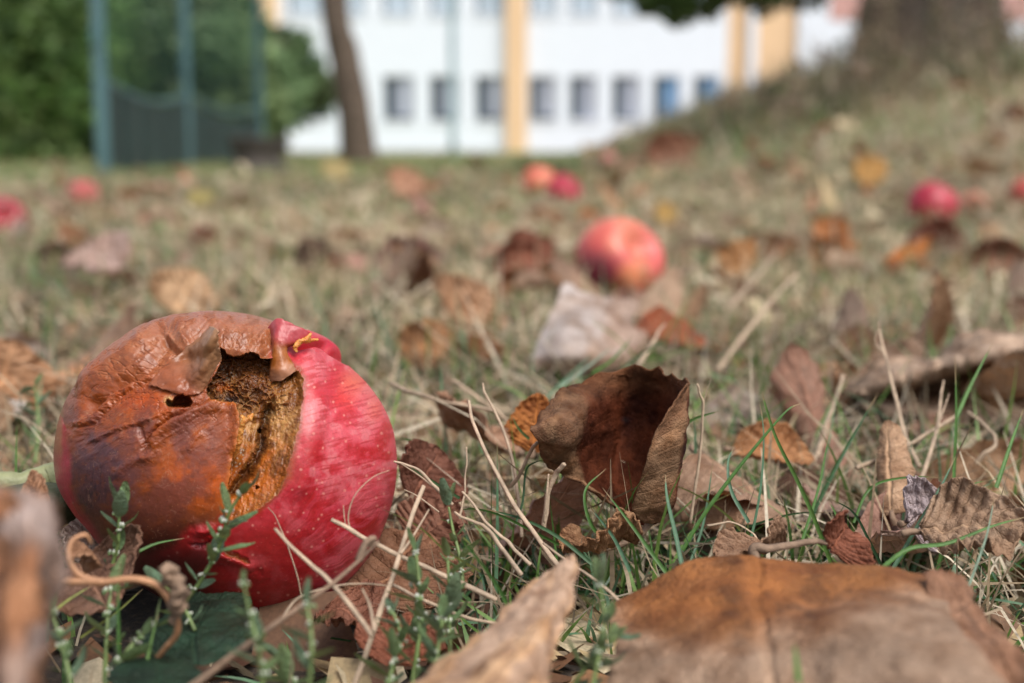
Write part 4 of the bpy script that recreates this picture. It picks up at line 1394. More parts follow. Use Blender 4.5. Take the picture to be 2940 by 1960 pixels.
def dg(px, py, up=0.0):
    """distance of the ground (raised by up) under a photo pixel"""
    s = at(px, py, 1.0) - CAM
    lo, hi = .05, 60
    for i in range(50):
        m = (lo + hi) / 2; p = CAM + s * m
        if p[2] > float(gh(p[0], p[1])) + up: lo = m
        else: hi = m
    return lo


# standing cupped leaf in the middle
def cupped():
    rows = [
        [(1524, 1230, .318), (1562, 1178, .322), (1612, 1120, .333), (1690, 1086, .345), (1780, 1056, .350), (1870, 1052, .348), (1925, 1074, .342), (1972, 1090, .332), (1974, 1104, .322)],
        [(1526, 1240, .314), (1590, 1205, .312), (1655, 1172, .322), (1722, 1140, .342), (1790, 1125, .353), (1870, 1125, .353), (1930, 1130, .345), (1974, 1140, .328), (1925, 1178, .318)],
        [(1545, 1262, .313), (1592, 1262, .311), (1645, 1254, .313), (1700, 1225, .336), (1780, 1215, .355), (1860, 1212, .354), (1920, 1212, .342), (1976, 1205, .325), (1888, 1240, .317)],
        [(1553, 1300, .318), (1590, 1308, .317), (1628, 1300, .318), (1690, 1300, .338), (1765, 1305, .353), (1840, 1300, .351), (1902, 1300, .340), (1964, 1290, .324), (1860, 1315, .316)],
        [(1568, 1330, .323), (1605, 1340, .323), (1645, 1345, .326), (1700, 1370, .337), (1765, 1385, .346), (1832, 1390, .345), (1892, 1390, .335), (1950, 1380, .323), (1836, 1395, .317)],
        [(1600, 1352, .326), (1640, 1372, .327), (1690, 1398, .330), (1735, 1430, .334), (1785, 1455, .337), (1840, 1460, .336), (1888, 1460, .330), (1930, 1450, .324), (1815, 1460, .320)],
        [(1740, 1425, .326), (1770, 1450, .327), (1800, 1475, .329), (1822, 1492, .330), (1842, 1502, .330), (1862, 1508, .329), (1880, 1506, .328), (1895, 1500, .326), (1850, 1505, .324)]]
    def cf(s, t, A):
        x, y = A[..., 0], A[..., 1]
        n = fbm(s * 7, t * 7, 3.3, 4)[..., None]; n2 = fbm(s * 20, t * 20, 5.3, 3)[..., None]
        tan = np.array([.25, .145, .082]); dark = np.array([.085, .022, .009]); rim = np.array([.15, .065, .030])  # hollow's shade and the left fold's lit tan are put into these tones
        k = np.maximum(sm((.31 + .05 * fbm(s * 3, t, 4.1, 2) - t) / .05), sm((t - .875) / .03))[..., None]
        top = sm((.24 - s) / .18)[..., None] * (1 - .35 * k)
        c = dark * (1 - k) + tan * k
        bl = sm(fbm(s * 4, t * 6, 44.4, 4) * 4 + .3)[..., None] * k * .6
        c = c * (1 - bl) + np.array([.13, .06, .033]) * bl
        c = c * (1 - top * .8) + rim * top * .8
        spot = sm(1 - np.hypot((x - 1795) / 26, (y - 1205) / 18))[..., None]
        c = c * (1 + .8 * n + .4 * n2) * (1 - .8 * spot)
        return np.clip(c, .008, .9)
    o = net('dead_leaf', rows, 110, 120, cf, M['leaf_cup'], crumple=(.00045, 4.5), edge=2, thick=.0004, seed=3, loc=at(1870, 1505, .33), scallop=14)
    tag(o, 'dry cupped leaf standing upright with scalloped edge and dark red brown inside', 'leaf')
    P = at(*np.array([(1868, 1500, .3285), (1840, 1530, .327), (1790, 1560, .324), (1730, 1580, .322)]).T)
    V, F = tri_safe(*tube(crom(P, 16), np.linspace(.0009, .0006, 16), 7))
    q = make_mesh('leaf_stalk', V, F, M['twig']); q.parent = o; q.matrix_parent_inverse = Matrix.Translation(-o.location)


M['leaf_cup'] = leaf_mat('cup_leaf', True, spec=.12, v2w=.25, vein=.35, back=(1, 1, 1), backmix=.0, trans=.06, spots=.5, mscale=220)
M['leaf_fg'] = leaf_mat('front_leaf', True, v2w=.3, vein=.22, back=(1, 1, 1), backmix=.0, trans=.10, spots=.7, mscale=110)
cupped()


def fg_leaves():
    # big rusty leaf, bottom right
    rows = [[(1755, 1742, .264), (1850, 1690, .264), (1960, 1625, .264), (2080, 1597, .264), (2250, 1612, .262), (2420, 1620, .260), (2580, 1632, .258), (2705, 1670, .254)],
            [(1752, 1790, .257), (1860, 1765, .254), (1980, 1735, .251), (2100, 1718, .249), (2250, 1722, .247), (2400, 1720, .245), (2560, 1715, .240), (2720, 1735, .240)],
            [(1770, 1840, .249), (1880, 1845, .243), (2000, 1835, .237), (2120, 1812, .233), (2260, 1795, .231), (2400, 1780, .227), (2560, 1780, .222), (2745, 1800, .222)],
            [(1750, 1930, .236), (1880, 1935, .231), (2020, 1920, .227), (2150, 1920, .223), (2280, 1925, .219), (2420, 1920, .213), (2620, 1920, .208), (2840, 1900, .206)],
            [(1700, 2080, .226), (1880, 2090, .222), (2040, 2100, .218), (2160, 2110, .214), (2300, 2110, .210), (2450, 2110, .206), (2680, 2110, .200), (2960, 2080, .198)]]
    def cf(s, t, A):
        x, y = A[..., 0], A[..., 1]
        n = fbm(s * 6, t * 9, 3.3, 4)[..., None]
        fold = np.interp(x, [1750, 1900, 2050, 2200, 2350, 2600, 2750], [1790, 1850, 1870, 1830, 1800, 1730, 1690])
        k = .95 * sm((y - fold) / 170 + .55 + n[..., 0] * .4)[..., None]
        a = np.array([.27, .105, .030]); b_ = np.array([.33, .225, .155])
        a = a * (1 + .5 * n)
        bl = sm((fbm(s * 9, t * 14, 8.3, 3) - .1) * 4)[..., None]
        a = a * (1 - .35 * bl)
        return np.clip(a * (1 - k) + b_ * (1 + .5 * n) * k, .01, .9)
    o = net('dead_leaf', rows, 90, 130, cf, M['leaf_fg'], crumple=(.00045, 9), edge=6, seed=5, loc=at(2200, 1960, .22))
    tag(o, 'large rust orange leaf with a grey underside fold filling the bottom right corner', 'leaf')
    # brown strip at the right border
    rows = [[(2640, 1655, .250), (2700, 1640, .251), (2760, 1660, .250)],
            [(2690, 1760, .240), (2750, 1740, .242), (2810, 1750, .240)],
            [(2760, 1840, .228), (2820, 1825, .230), (2890, 1830, .228)],
            [(2810, 1930, .215), (2890, 1920, .217), (2980, 1920, .215)],
            [(2840, 2060, .205), (2950, 2060, .207), (3080, 2050, .205)]]
    cf = lambda s, t, A: np.clip(np.array([.30, .16, .095]) * (1 + .7 * fbm(s * 5, t * 4, 2.3, 4))[..., None], .01, .9)
    o = net('dead_leaf', rows, 70, 40, cf, M['leaf_fg'], crumple=(.0010, 9), edge=8, seed=6, loc=at(2850, 1960, .22))
    tag(o, 'narrow curled brown leaf strip at the bottom right border', 'leaf')
    # pale folded leaf in the bottom centre
    rows = [[(1600, 1618, .252), (1632, 1596, .250), (1662, 1604, .250)],
            [(1530, 1690, .246), (1600, 1690, .238), (1648, 1668, .244)],
            [(1450, 1760, .238), (1560, 1775, .226), (1640, 1740, .236)],
            [(1380, 1830, .230), (1500, 1860, .214), (1612, 1840, .226)],
            [(1280, 1900, .224), (1440, 1930, .204), (1575, 1930, .216)],
            [(1140, 1985, .216), (1360, 2040, .192), (1560, 2060, .205)],
            [(1000, 2080, .210), (1300, 2160, .185), (1500, 2160, .200)]]
    def cf2(s, t, A):
        n = fbm(s * 5, t * 6, 6.3, 4)[..., None]
        a = np.array([.50, .34, .24]); b_ = np.array([.60, .38, .22]); d = np.array([.28, .15, .085])
        k = sm(n * 3 + .3); m = sm((fbm(s * 9, t * 5, 9.3, 3) - .12) * 5)[..., None]
        return np.clip((a * (1 - k) + b_ * k) * (1 - .6 * m) + d * .6 * m, .01, .9)
    o = net('dead_leaf', rows, 90, 60, cf2, M['leaf_fg'], crumple=(.0011, 9), edge=8, seed=8, loc=at(1400, 1990, .21))
    tag(o, 'pale tan folded leaf pointing up from the bottom centre', 'leaf')
    # grey lilac blurred leaf at the left border
    rows = [[(-120, 1380, .186), (-30, 1400, .184), (45, 1412, .178), (100, 1432, .176), (152, 1440, .183)],
            [(-140, 1540, .180), (-30, 1530, .178), (60, 1520, .170), (118, 1510, .174), (140, 1530, .182)],
            [(-150, 1680, .174), (-30, 1680, .172), (60, 1680, .162), (128, 1670, .168), (166, 1650, .180)],
            [(-150, 1820, .170), (-40, 1820, .166), (50, 1820, .158), (95, 1810, .166), (118, 1800, .176)],
            [(-160, 2080, .160), (-50, 2080, .158), (40, 2080, .152), (80, 2080, .156), (110, 2060, .164)]]
    def cf3(s, t, A):
        n = fbm(s * 4, t * 5, 1.3, 4)[..., None]
        a = np.array([.47, .36, .32]); b_ = np.array([.38, .18, .09])
        k = sm((fbm(s * 3.5, t * 4.5, 4.3, 3) * 3.2 + .35))[..., None]
        d = sm((fbm(s * 4, t * 3, 14.3, 3) - .08) * 5)[..., None]
        return np.clip((a * (1 - k) + b_ * k) * (1 - .65 * d) * (1 + .5 * n), .01, .9)
    o = net('dead_leaf', rows, 80, 60, cf3, M['leaf_fg'], crumple=(.0014, 9), edge=10, seed=9, loc=at(20, 1900, .17))
    tag(o, 'large blurred grey and brown leaf standing at the bottom left border', 'leaf')
    # pale papery leaf behind, in front of the whole apple
    rows = [[(1622, 812, .640), (1680, 838, .640), (1740, 852, .645), (1800, 858, .650), (1838, 868, .650)],
            [(1590, 880, .625), (1650, 895, .615), (1720, 905, .615), (1790, 910, .625), (1815, 925, .630)],
            [(1558, 950, .610), (1630, 955, .595), (1710, 960, .597), (1780, 965, .61), (1850, 950, .62)],
            [(1530, 1015, .60), (1610, 1015, .585), (1700, 1020, .585), (1790, 1010, .60), (1860, 985, .61)],
            [(1512, 1045, .595), (1600, 1062, .59), (1700, 1070, .59), (1790, 1050, .60), (1850, 1020, .61)]]
    def cf4(s, t, A):
        n = fbm(s * 4, t * 6, 11.3, 3)[..., None]
        a = np.array([.50, .43, .40]); b_ = np.array([.34, .23, .17])
        k = np.clip(sm(t * 1.5 - .1 + n[..., 0] * 1.2) * .8 + .8 * sm((s - .72) * 4), 0, 1)[..., None]
        return np.clip((a * (1 - k) + b_ * k) * (1 + .3 * n), .01, .95)
    o = net('dead_leaf', rows, 60, 70, cf4, M['leaf_fg'], crumple=(.0003, 22), edge=8, seed=10, loc=at(1700, 1060, .60))
    tag(o, 'pale silvery papery leaf lying in front of the second apple', 'leaf')


fg_leaves()

HL = hero_leaf
# around the second apple and the middle ground
HL((2030, 975, .64), (1800, 1010, .60), .040, 'rust', 'reddish brown leaf tucked against the right side of the pale papery leaf', (0.3, 1.2), roll=-.5, seed=31, pet=.2)
HL((2560, 1478, .345), (2532, 1185, .362), .030, (.50, .32, .20), 'tan leaf rolled into an upright tube among green blades at the right', (0.15, 3.0), 0, .0007, 2.5, 32, .1, up=(0, -1, .2))
HL((2010, 1330, .375), (2300, 1450, .350), .052, (.33, .21, .14), 'rolled brown leaf lying just right of the upright cupped leaf', (.3, 2.3), 0, .0009, 2.9, 33, .15, lift=(.003, .0))
HL((2100, 1290, .40), (2340, 1300, .395), .022, (.44, .22, .10), 'orange edged leaf lying behind the rolled brown leaf', (-.3, 1.5), 0, .0008, .6, 34, .1)
def curled_big():
    rows = [[(2430, 1125, .53), (2560, 1040, .525), (2690, 1030, .52), (2830, 955, .52), (3000, 965, .52)],
            [(2440, 1128, .50), (2570, 1092, .495), (2700, 1055, .49), (2830, 1020, .49), (3000, 985, .49)],
            [(2450, 1140, .51), (2575, 1120, .515), (2705, 1100, .52), (2840, 1080, .52), (3000, 1060, .52)],
            [(2465, 1155, .505), (2590, 1160, .505), (2720, 1160, .505), (2850, 1160, .505), (3000, 1150, .505)],
            [(2490, 1175, .503), (2610, 1195, .50), (2740, 1210, .50), (2860, 1220, .50), (3000, 1225, .50)]]
    def cf(s, t, A):
        n = fbm(s * 5, t * 7, 21.3, 4)[..., None]
        a = np.array([.36, .26, .19]); d = np.array([.15, .075, .04]); o_ = np.array([.38, .19, .07])
        k = (sm((s - .32) * 6) * sm((.95 - s) * 5))[..., None]
        k2 = sm(1.1 - np.hypot((t - .75) / .22, (s - .6) / .3))[..., None]
        c = a * (1 - k) + d * k
        return np.clip((c * (1 - k2) + o_ * k2) * (1 + .8 * n), .01, .9)
    o = net('dead_leaf', rows, 70, 80, cf, M['leaf_fg'], crumple=(.0024, 11), edge=24, seed=35, loc=at(2750, 1225, .47))
    tag(o, 'big curled brown leaf on the right behind the tall green blades', 'leaf')
curled_big()
HL((2430, 1110, .50), (2700, 1190, .48), .055, (.30, .20, .14), 'grey brown leaf left of the big curled leaf on the right', (.3, 1.2), 0, .002, .3, 36, .2, lift=(.002, .004))
HL((2380, 1575, .288), (2450, 1500, .290), .020, (.26, .09, .05), 'small dark red curled leaf with a long stalk above the rust orange leaf', (-.6, 1.6), 0, .0006, .4, 37, 0, up=(0, -1, .3))
HL((2640, 1580, .30), (2980, 1600, .295), .026, (.36, .24, .16), 'crumpled tan leaf at the right border under green blades', (.2, 1.0), 0, .0022, .5, 38, .2, lift=(.004, .004))
HL((2600, 1500, .32), (2700, 1440, .325), .022, (.46, .38, .40), 'small pale lilac leaf behind the crumpled tan leaf', (.4, .8), 0, .001, .4, 39, .2, up=(0, -1, .5))
HL((1530, 1300, .365), (1545, 1135, .37), .018, 'orange', 'small orange leaf peeping out left of the cupped leaf', (.5, 1.4), 0, .0008, 0, 40, .1, up=(0, -1, .3))
HL((1480, 1345, .40), (1270, 1260, .43), .050, (.38, .22, .14), 'crumpled tan leaf behind the dry straw right of the rotten apple', (.3, 1.1), 0, .0022, .4, 41, .1, lift=(.004, .003))
HL((1180, 1430, .35), (1260, 1290, .36), .028, (.20, .08, .05), 'dark red brown leaf touching the right side of the rotten apple', (.2, 1.5), 0, .001, .5, 42, .1, up=(0, -1, .6))
HL((1050, 1800, .318), (1220, 1600, .335), .050, (.25, .125, .07), 'veined brown leaf flat on the soil under the right of the rotten apple', (.1, .5), 0, .0012, .1, 43, .1, lift=(.004, .005))
HL((930, 1800, .300), (1130, 1870, .295), .026, (.22, .09, .055), 'dark crinkled leaf on the bare soil below the rotten apple', (.2, .8), 0, .0014, .1, 44, 0, lift=(.004, .003))
HL((1200, 1610, .34), (1330, 1500, .345), .03, (.24, .11, .07), 'brown leaf under crossing straws beside the rotten apple', (.2, .8), 0, .0014, .2, 45, 0, lift=(.003, .003))
HL((1120, 1960, .275), (1190, 1820, .285), .022, (.33, .12, .07), 'small reddish leaf scrap at the bottom between straws', (.1, .5), 0, .001, .1, 46, 0, lift=(.003, .003))
HL((230, 1700, .285), (330, 1830, .27), .030, (.22, .12, .08), 'shadowed brown leaf under the curled stalk at bottom left', (.3, 1.2), 0, .001, .5, 47, 0, lift=(.006, .004))
HL((225, 1560, .27), (310, 1600, .268), .011, (.34, .18, .10), 'tiny curled brown leaf held in the loop of the dry stalk', (.8, 1.6), 0, .0005, 1.2, 48, 0, up=(0, -1, .3))
HL((255, 1620, .315), (265, 1480, .325), .016, (.42, .33, .28), 'pale dry leaf standing against the lower left of the rotten apple', (.3, 1.2), 0, .0006, .2, 49, 0, up=(0, -1, .3))
HL((-10, 1190, .46), (30, 1150, .47), .022, (.62, .58, .54), 'small whitish leaf at the left border above the green stalk', (.2, .6), 0, .0008, .1, 50, .1, up=(0, -1, .6))
HL((-20, 1180, .50), (40, 980, .54), .050, (.48, .27, .15), 'tan leaf at the left border level with the rotten apple', (.2, .9), 0, .002, .4, 51, .1, up=(0, -1, .6))
HL((20, 1480, .27), (140, 1500, .27), .022, (.45, .25, .15), 'orange tan leaf hidden under the green stalk at the left', (.2, .9), 0, .001, .4, 61, 0)
HL((2230, 1560, .30), (2090, 1640, .29), .024, (.36, .22, .14), 'folded tan leaf half hidden behind the rust orange leaf', (.2, 1.3), 0, .001, .4, 62, 0)
HL((1790, 1560, .318), (1640, 1620, .308), .030, (.34, .19, .10), 'crumpled golden brown leaf under the green blades below the cupped leaf', (.2, 1.3), 0, .0018, .4, 63, 0)
HL((500, 905, .80), (560, 780, .84), .050, (.60, .40, .24), 'light tan leaf standing just behind the top of the rotten apple', (.2, 1.0), 0, .002, .3, 52, .1, up=(0, -1, .4))
HL((350, 815, 1.05), (220, 740, 1.15), .085, (.50, .36, .33), 'pinkish grey leaf in the blurred grass above left of the rotten apple', (.4, .9), 0, .003, .4, 53, .1, lift=(.01, .0), up=(0, -1, .7))
HL((200, 770, 1.12), (110, 725, 1.2), .05, 'darkbrown', 'dark brown curled leaf beside the pinkish grey leaf at the left', (.4, 1.6), 0, .003, .4, 54, .1, up=(0, -1, .7))
HL((860, 770, 1.10), (930, 700, 1.16), .055, (.09, .05, .035), 'dark arched leaf in the blurred grass at the centre left', (.5, 2.0), 0, .003, .2, 55, .1, up=(0, -1, .5))
HL((1070, 770, 1.12), (1270, 750, 1.15), .060, (.33, .17, .17), 'purplish brown leaf left of the second apple', (.2, 1.3), 0, .003, .6, 56, .1, lift=(.004, .004), up=(0, -1, .8))
HL((1420, 800, 1.05), (1580, 700, 1.12), .080, (.30, .085, .05), 'reddish leaf with a dark hollow touching the second apple', (.2, 1.9), 0, .003, .3, 57, .1, up=(0, -1, .6))
HL((1300, 930, .78), (1390, 830, .82), .060, (.50, .30, .18), 'tan leaf between the rotten apple and the pale papery leaf', (.2, .8), 0, .003, .4, 58, .1, up=(0, -1, .7))
HL((1370, 1030, .68), (1400, 960, .69), .022, (.24, .10, .04), 'small dark brown leaf left of the pale papery leaf', (.2, .8), 0, .001, .2, 59, .1, up=(0, -1, .4))
HL((1150, 1020, .68), (1300, 950, .72), .030, (.44, .23, .11), 'orange tan leaf just right of the top of the rotten apple', (.2, 1.2), 0, .002, .4, 60, .1, up=(0, -1, .8))
HL((2310, 740, 1.12), (2450, 730, 1.12), .060, (.46, .17, .05), 'bright orange leaf with a dark hollow at the right', (.3, 1.8), 0, .003, .1, 64, .1, up=(0, -1, .8), lift=(.0, .004))
HL((2420, 700, 1.22), (2340, 640, 1.25), .050, (.55, .20, .05), 'orange leaf standing behind the hollow orange leaf', (.3, 1.0), 0, .003, .1, 65, .1, up=(0, -1, .3))
HL((2080, 790, 1.12), (2160, 700, 1.18), .050, (.50, .24, .08), 'small orange brown leaf midway between second apple and hollow orange leaf', (.3, 1.0), 0, .003, .1, 66, .1, up=(0, -1, .5))
HL((2200, 750, 1.15), (2280, 700, 1.18), .050, (.30, .13, .06), 'dark rusty leaf left of the hollow orange leaf', (.3, 1.4), 0, .003, .1, 67, .1, up=(0, -1, .5))
HL((2600, 720, 1.18), (2760, 760, 1.15), .090, (.32, .09, .06), 'large red brown leaf in the blurred grass at the right', (.3, 1.2), 0, .004, .4, 68, .1, up=(0, -1, .8), lift=(.006, .006))
HL((2780, 790, 1.12), (2930, 760, 1.16), .07, (.26, .10, .06), 'dark rust leaf at the right border', (.3, 1.2), 0, .004, .4, 69, .1, up=(0, -1, .8), lift=(.006, .006))
HL((1850, 470, 3.9), (2000, 440, 4.2), .17, (.19, .055, .025), 'dark red leaf at the foot of the bank', (.3, 1.0), 0, .006, .4, 70, .1, up=(0, -1, .6), lift=(.01, .03))
HL((2450, 520, 2.7), (2540, 490, 2.8), .09, (.50, .27, .06), 'yellow leaf on the bank left of the far right apple', (.2, .6), 0, .004, .2, 71, .1, up=(0, -1, .5), lift=(.01, .01))
HL((1880, 640, 1.95), (1940, 615, 2.0), .05, (.55, .36, .10), 'yellowish leaf behind the second apple', (.2, .6), 0, .003, .2, 72, .1, up=(0, -1, .5), lift=(.005, .005))
HL((540, 590, 2.5), (610, 570, 2.6), .05, (.42, .38, .13), 'yellow leaf in the far grass at the left', (.2, .6), 0, .003, .2, 73, .1, up=(0, -1, .6), lift=(.005, .005))
HL((930, 520, 4.0), (1000, 490, 4.2), .10, (.42, .36, .15), 'pale yellow leaf in the far grass before the leaning tree', (.2, .6), 0, .003, .2, 74, .1, up=(0, -1, .6), lift=(.015, .015))
HL((1130, 570, 2.6), (1200, 520, 2.8), .11, (.52, .28, .18), 'tan leaf standing in the far grass right of the leaning tree', (.2, .9), 0, .004, .2, 75, .1, up=(0, -1, .5), lift=(.01, .01))


# scattered leaves: a few shapes, copied
def scatter():
    rng = random.Random(12)
    protos = []
    for i in range(9):
        V, F, uv = leaf_geo(.055, .034 + .004 * (i % 3), rng.uniform(-.8, 1.2), rng.uniform(.5, 2.4), 0, .0016, 100 + i)
        me = make_mesh('dead_leaf', V, F, M['leaf'], uv=uv)
        Vp, Fp = petiole_geo(.02, i)
        pe = make_mesh('leaf_stalk', Vp, Fp, M['twig']); pe.parent = me
        protos.append((me, pe))
    kinds = [('tan', 5, 'tan'), ('brown', 4, 'brown'), ('pink', 3, 'pinkish tan'), ('rust', 2, 'rusty red'), ('grey', 2, 'pale grey'), ('orange', 1, 'orange'), ('darkbrown', 1, 'dark brown')]
    bag = sum([[k] * k[1] for k in kinds], [])
    used = set()
    items = []
    for i in range(60): items.append(('near', rng.uniform(.34, .85)))
    for i in range(95): items.append(('mid', .85 * (2.4 / .85) ** rng.random()))
    for i in range(110): items.append(('far', 2.4 * (9 / 2.4) ** rng.random()))
    for zone, y in items:
        for _ in range(20):
            x = rng.uniform(-1, 1) * (y * .40)
            q, w, _d = proj(np.array([x, y, .01]))
            if math.hypot(x - APX, y - APY) < .055: continue
            if y > 4.3 and x / y < .05: continue
            if 1450 < q < 2050 and 1000 < w < 1560: continue
            if zone == 'near' and abs(x - APX) < .06 and y < .45: continue
            break
        k = rng.choice(bag)
        pi = rng.randrange(9); pr, pe = protos[pi]
        if pi not in used: o, e = pr, pe; used.add(pi)
        else:
            o = pr.copy(); C.objects.link(o); e = pe.copy(); C.objects.link(e); e.parent = o
        c = np.array(LEAFC[k[0]]) * rng.uniform(.75, 1.3)
        o.color = (*np.clip(c, 0, .8), 1)
        s = rng.uniform(.55, 1.15) * (1.25 if zone == 'far' else 1)
        z = float(gh(x, y)) + (.006 if zone != 'far' else .016) + (rng.random() * .006 if zone == 'near' else rng.random() * .012)
        az = rng.uniform(0, 6.28); el = rng.uniform(-.25, .5)
        B = Vector((x, y, z)); T = B + Vector((math.cos(az) * math.cos(el), math.sin(az) * math.cos(el), math.sin(el)))
        place(o, B, T, rng.choice([0, math.pi]) + rng.uniform(-.7, .7), s)
        zt = {'near': 'lying among the straw close to the camera', 'mid': 'lying in the blurred grass of the middle ground', 'far': 'lying in the far blurred grass'}[zone]
        tag(o, 'small %s fallen leaf %s' % (k[2], zt), 'leaf', '%s fallen leaves %s' % (k[2], zt))


scatter()
# ------------------------------------------------------------------ other apples
def windfall(p, dia, label, c_main, c_alt, seed, tilt=(0, 0), stem=True, mask=None, sink=.004):
    """p: photo pixel of its middle and the distance; body of revolution with dimples, own colouring"""
    px, py, w = p                    # photo pixel of its middle and its width there
    d = FP * (CAMH - .004) / (py - 425 + .42 * w)
    dia = w * d / FP
    cpos = at(px, py, d)
    cpos[2] = float(gh(cpos[0], cpos[1])) + dia * .42 - (.004 if d > 1.3 else -.001)
    nu, nv = 90, 120
    th, ph = np.meshgrid(np.linspace(.002, math.pi - .002, nu), np.arange(nv) * 2 * math.pi / nv, indexing='ij')
    r = .5 * (1 - .0 * th) * (1 + .035 * np.cos(5 * ph) * sm((th - 1.9) / 1.0))
    x = r * np.sin(th) ** .88 * np.cos(ph); y = r * np.sin(th) ** .88 * np.sin(ph)
    z = .46 * np.cos(th) - .20 * np.exp(-(th / .36) ** 2) + .10 * np.exp(-((math.pi - th) / .3) ** 2)
    V = np.stack([x, y, z], -1)
    w = 1 + .03 * fbm(V[..., 0] * 3 + seed, V[..., 1] * 3, V[..., 2] * 3, 3)
    V = V * w[..., None] * dia
    Rm = np.array((Matrix.Rotation(tilt[1], 3, 'Z') @ Matrix.Rotation(tilt[0], 3, 'X')))
    V = V @ Rm.T
    n = fbm(V[..., 0] * 40 / dia * .05 + seed, V[..., 1] * 2 / dia, V[..., 2] * 2 / dia, 4)
    k = sm(n * 2.2 + .45)[..., None]
    col = np.array(c_main) * k + np.array(c_alt) * (1 - k)
    if mask is not None: col = mask(V / dia, col)
    c4 = np.ones(col.shape[:2] + (4,)); c4[..., :3] = np.clip(col, .004, .9); c4[..., 3] = .38
    base = cpos.copy(); base[2] -= dia * .46
    W = V + cpos
    o = make_mesh('fallen_apple', W.reshape(-1, 3), gridF(nu, nv, True)[:, ::-1], M['apple'], None, c4.reshape(-1, 4), loc=base)
    tag(o, label, 'apple')
    if stem:
        top = Rm @ np.array([0, 0, .27 * dia]); t2 = Rm @ np.array([.05 * dia, 0, .55 * dia])
        Vs, Fs = tri_safe(*tube(crom(np.array([top, (top + t2) / 2 + [0, .02 * dia, 0], t2]) + cpos, 8), np.linspace(.0012, .0018, 8), 6))
        s = make_mesh('apple_stem', Vs, Fs, M['twig']); s.parent = o; s.matrix_parent_inverse = Matrix.Translation(-Vector(base))
    return o


RED = (.40, .035, .04); CRIM = (.30, .014, .035); PINKR = (.66, .17, .13); ORG = (.70, .28, .12); MAR = (.16, .012, .022)


def mask2(V, col):
    x, y, z = V[..., 0], V[..., 1], V[..., 2]
    f = y < .15
    m = (sm(1.5 * (1.05 - np.hypot((x + .30) / .40, (z + .14) / .38))) * f)[..., None] * .95  # lower left shade put into the colour together with the bruise
    col = col * (1 - m) + np.array([.13, .015, .03]) * m
    m = (sm(1.2 - np.hypot((x - .12) / .2, (z + .10) / .2)) * f)[..., None] * .8
    col = col * (1 - m) + np.array([.72, .27, .12]) * m
    m = (sm(1.3 - np.hypot((x + .02) / .10, (z + .22) / .16)) * f)[..., None] * .7
    col = col * (1 - m) + np.array([.22, .07, .03]) * m
    m = (sm(1.2 - np.hypot((x - .24) / .05, (z + .05) / .16)) * f)[..., None] * .8
    col = col * (1 - m) + np.array([.25, .16, .08]) * m
    m = (sm(1.1 - np.hypot((x + .02) / .2, (z - .28) / .2)) * f)[..., None] * .5
    return col * (1 - m) + np.array([.74, .26, .17]) * m


windfall((1778, 732, 262), .079, 'whole pink red apple with a bruised lower left side darkened by painted shade behind the pale papery leaf', (.50, .085, .075), (.56, .17, .11), 3, (1.0, .7), False, mask2, -.001)
windfall((2678, 580, 148), .076, 'crimson apple in the blurred grass at the far right of the lawn', CRIM, (.42, .03, .05), 5, (.8, 2.0), sink=-.004)
windfall((1618, 538, 104), .074, 'dark crimson apple lying in front of an orange red apple', (.32, .012, .04), (.38, .03, .05), 7, (.9, 1.0), sink=-.012)
windfall((1548, 512, 100), .082, 'orange red apple lying behind a dark crimson apple', (.52, .08, .06), (.58, .18, .10), 9, (.7, 3.0), sink=-.018)
windfall((5, 618, 150), .082, 'deep red apple cut by the left border of the picture', (.24, .012, .022), (.28, .025, .035), 11, (.9, .4), sink=-.006)
windfall((240, 545, 88), .078, 'pinkish red apple in the far grass at the left below the fence', (.40, .05, .06), (.42, .10, .09), 13, (.9, .9), sink=-.018)
windfall((1748, 488, 52), .076, 'faint small pink apple far off right of the orange red apple', (.50, .12, .12), (.5, .2, .17), 15, sink=-.02)
windfall((2800, 575, 90), .075, 'dull pink apple half hidden in grass right of the crimson apple', (.48, .13, .10), (.42, .22, .14), 17, (1, 1), sink=.018)
windfall((2945, 552, 100), .078, 'dark red apple cut by the right border of the picture', (.34, .03, .03), (.36, .08, .05), 19, (1, 2), sink=.004)
windfall((535, 520, 48), .070, 'small salmon coloured apple in the far grass below the middle fence post', (.60, .22, .15), (.62, .3, .2), 21, (1, 2), sink=-.01)


# ------------------------------------------------------------------ straws, blades and stalks with a place of their own
STRAWM = simple('straw_stalk', (.37, .27, .185), .6, 260, .35, 1500, .0004)


def stalk(pts, r0, r1, label, name='straw_stalk', mat=None, twigs=(), flat=1.0, cat='straw', group='dry straws near the apple', ridge=.18, ns=7):
    A = np.array(pts, float)
    P = crom(at(A[:, 0], A[:, 1], A[:, 2]), 44)
    k = np.arange(44)
    wob = np.stack([fbm(k / 9., k * 0. + A[0, 0], 1.2, 2), fbm(k / 9., k * 0. + A[0, 1], 5.2, 2), fbm(k / 9., k * 0. + A[0, 0], 9.2, 2)], -1)
    P = P + wob * r0 * .7
    if cat == 'straw': r0, r1 = r0 * .72, r1 * .75
    r = np.linspace(r0, r1, 44) * (1 + .14 * fbm(k / 5., k * 0. + A[0, 1], 3.3, 2))
    base = P[0] if P[0][2] < P[-1][2] else P[-1]
    V, F = tri_safe(*tube(P, r, ns, ridge, A[0, 0], flat))
    o = make_mesh(name, V, F, mat or STRAWM, loc=base)
    tag(o, label, cat, group)
    for tw in twigs:
        B = np.array(tw[0], float)
        Q = crom(at(B[:, 0], B[:, 1], B[:, 2]), 20)
        V, F = tri_safe(*tube(Q, np.linspace(tw[1], tw[1] * .45, 20) * (.75 if cat == 'straw' else 1), 6))
        c = make_mesh('side_shoot', V, F, mat or STRAWM); c.parent = o; c.matrix_parent_inverse = Matrix.Translation(-Vector(base))
    return o


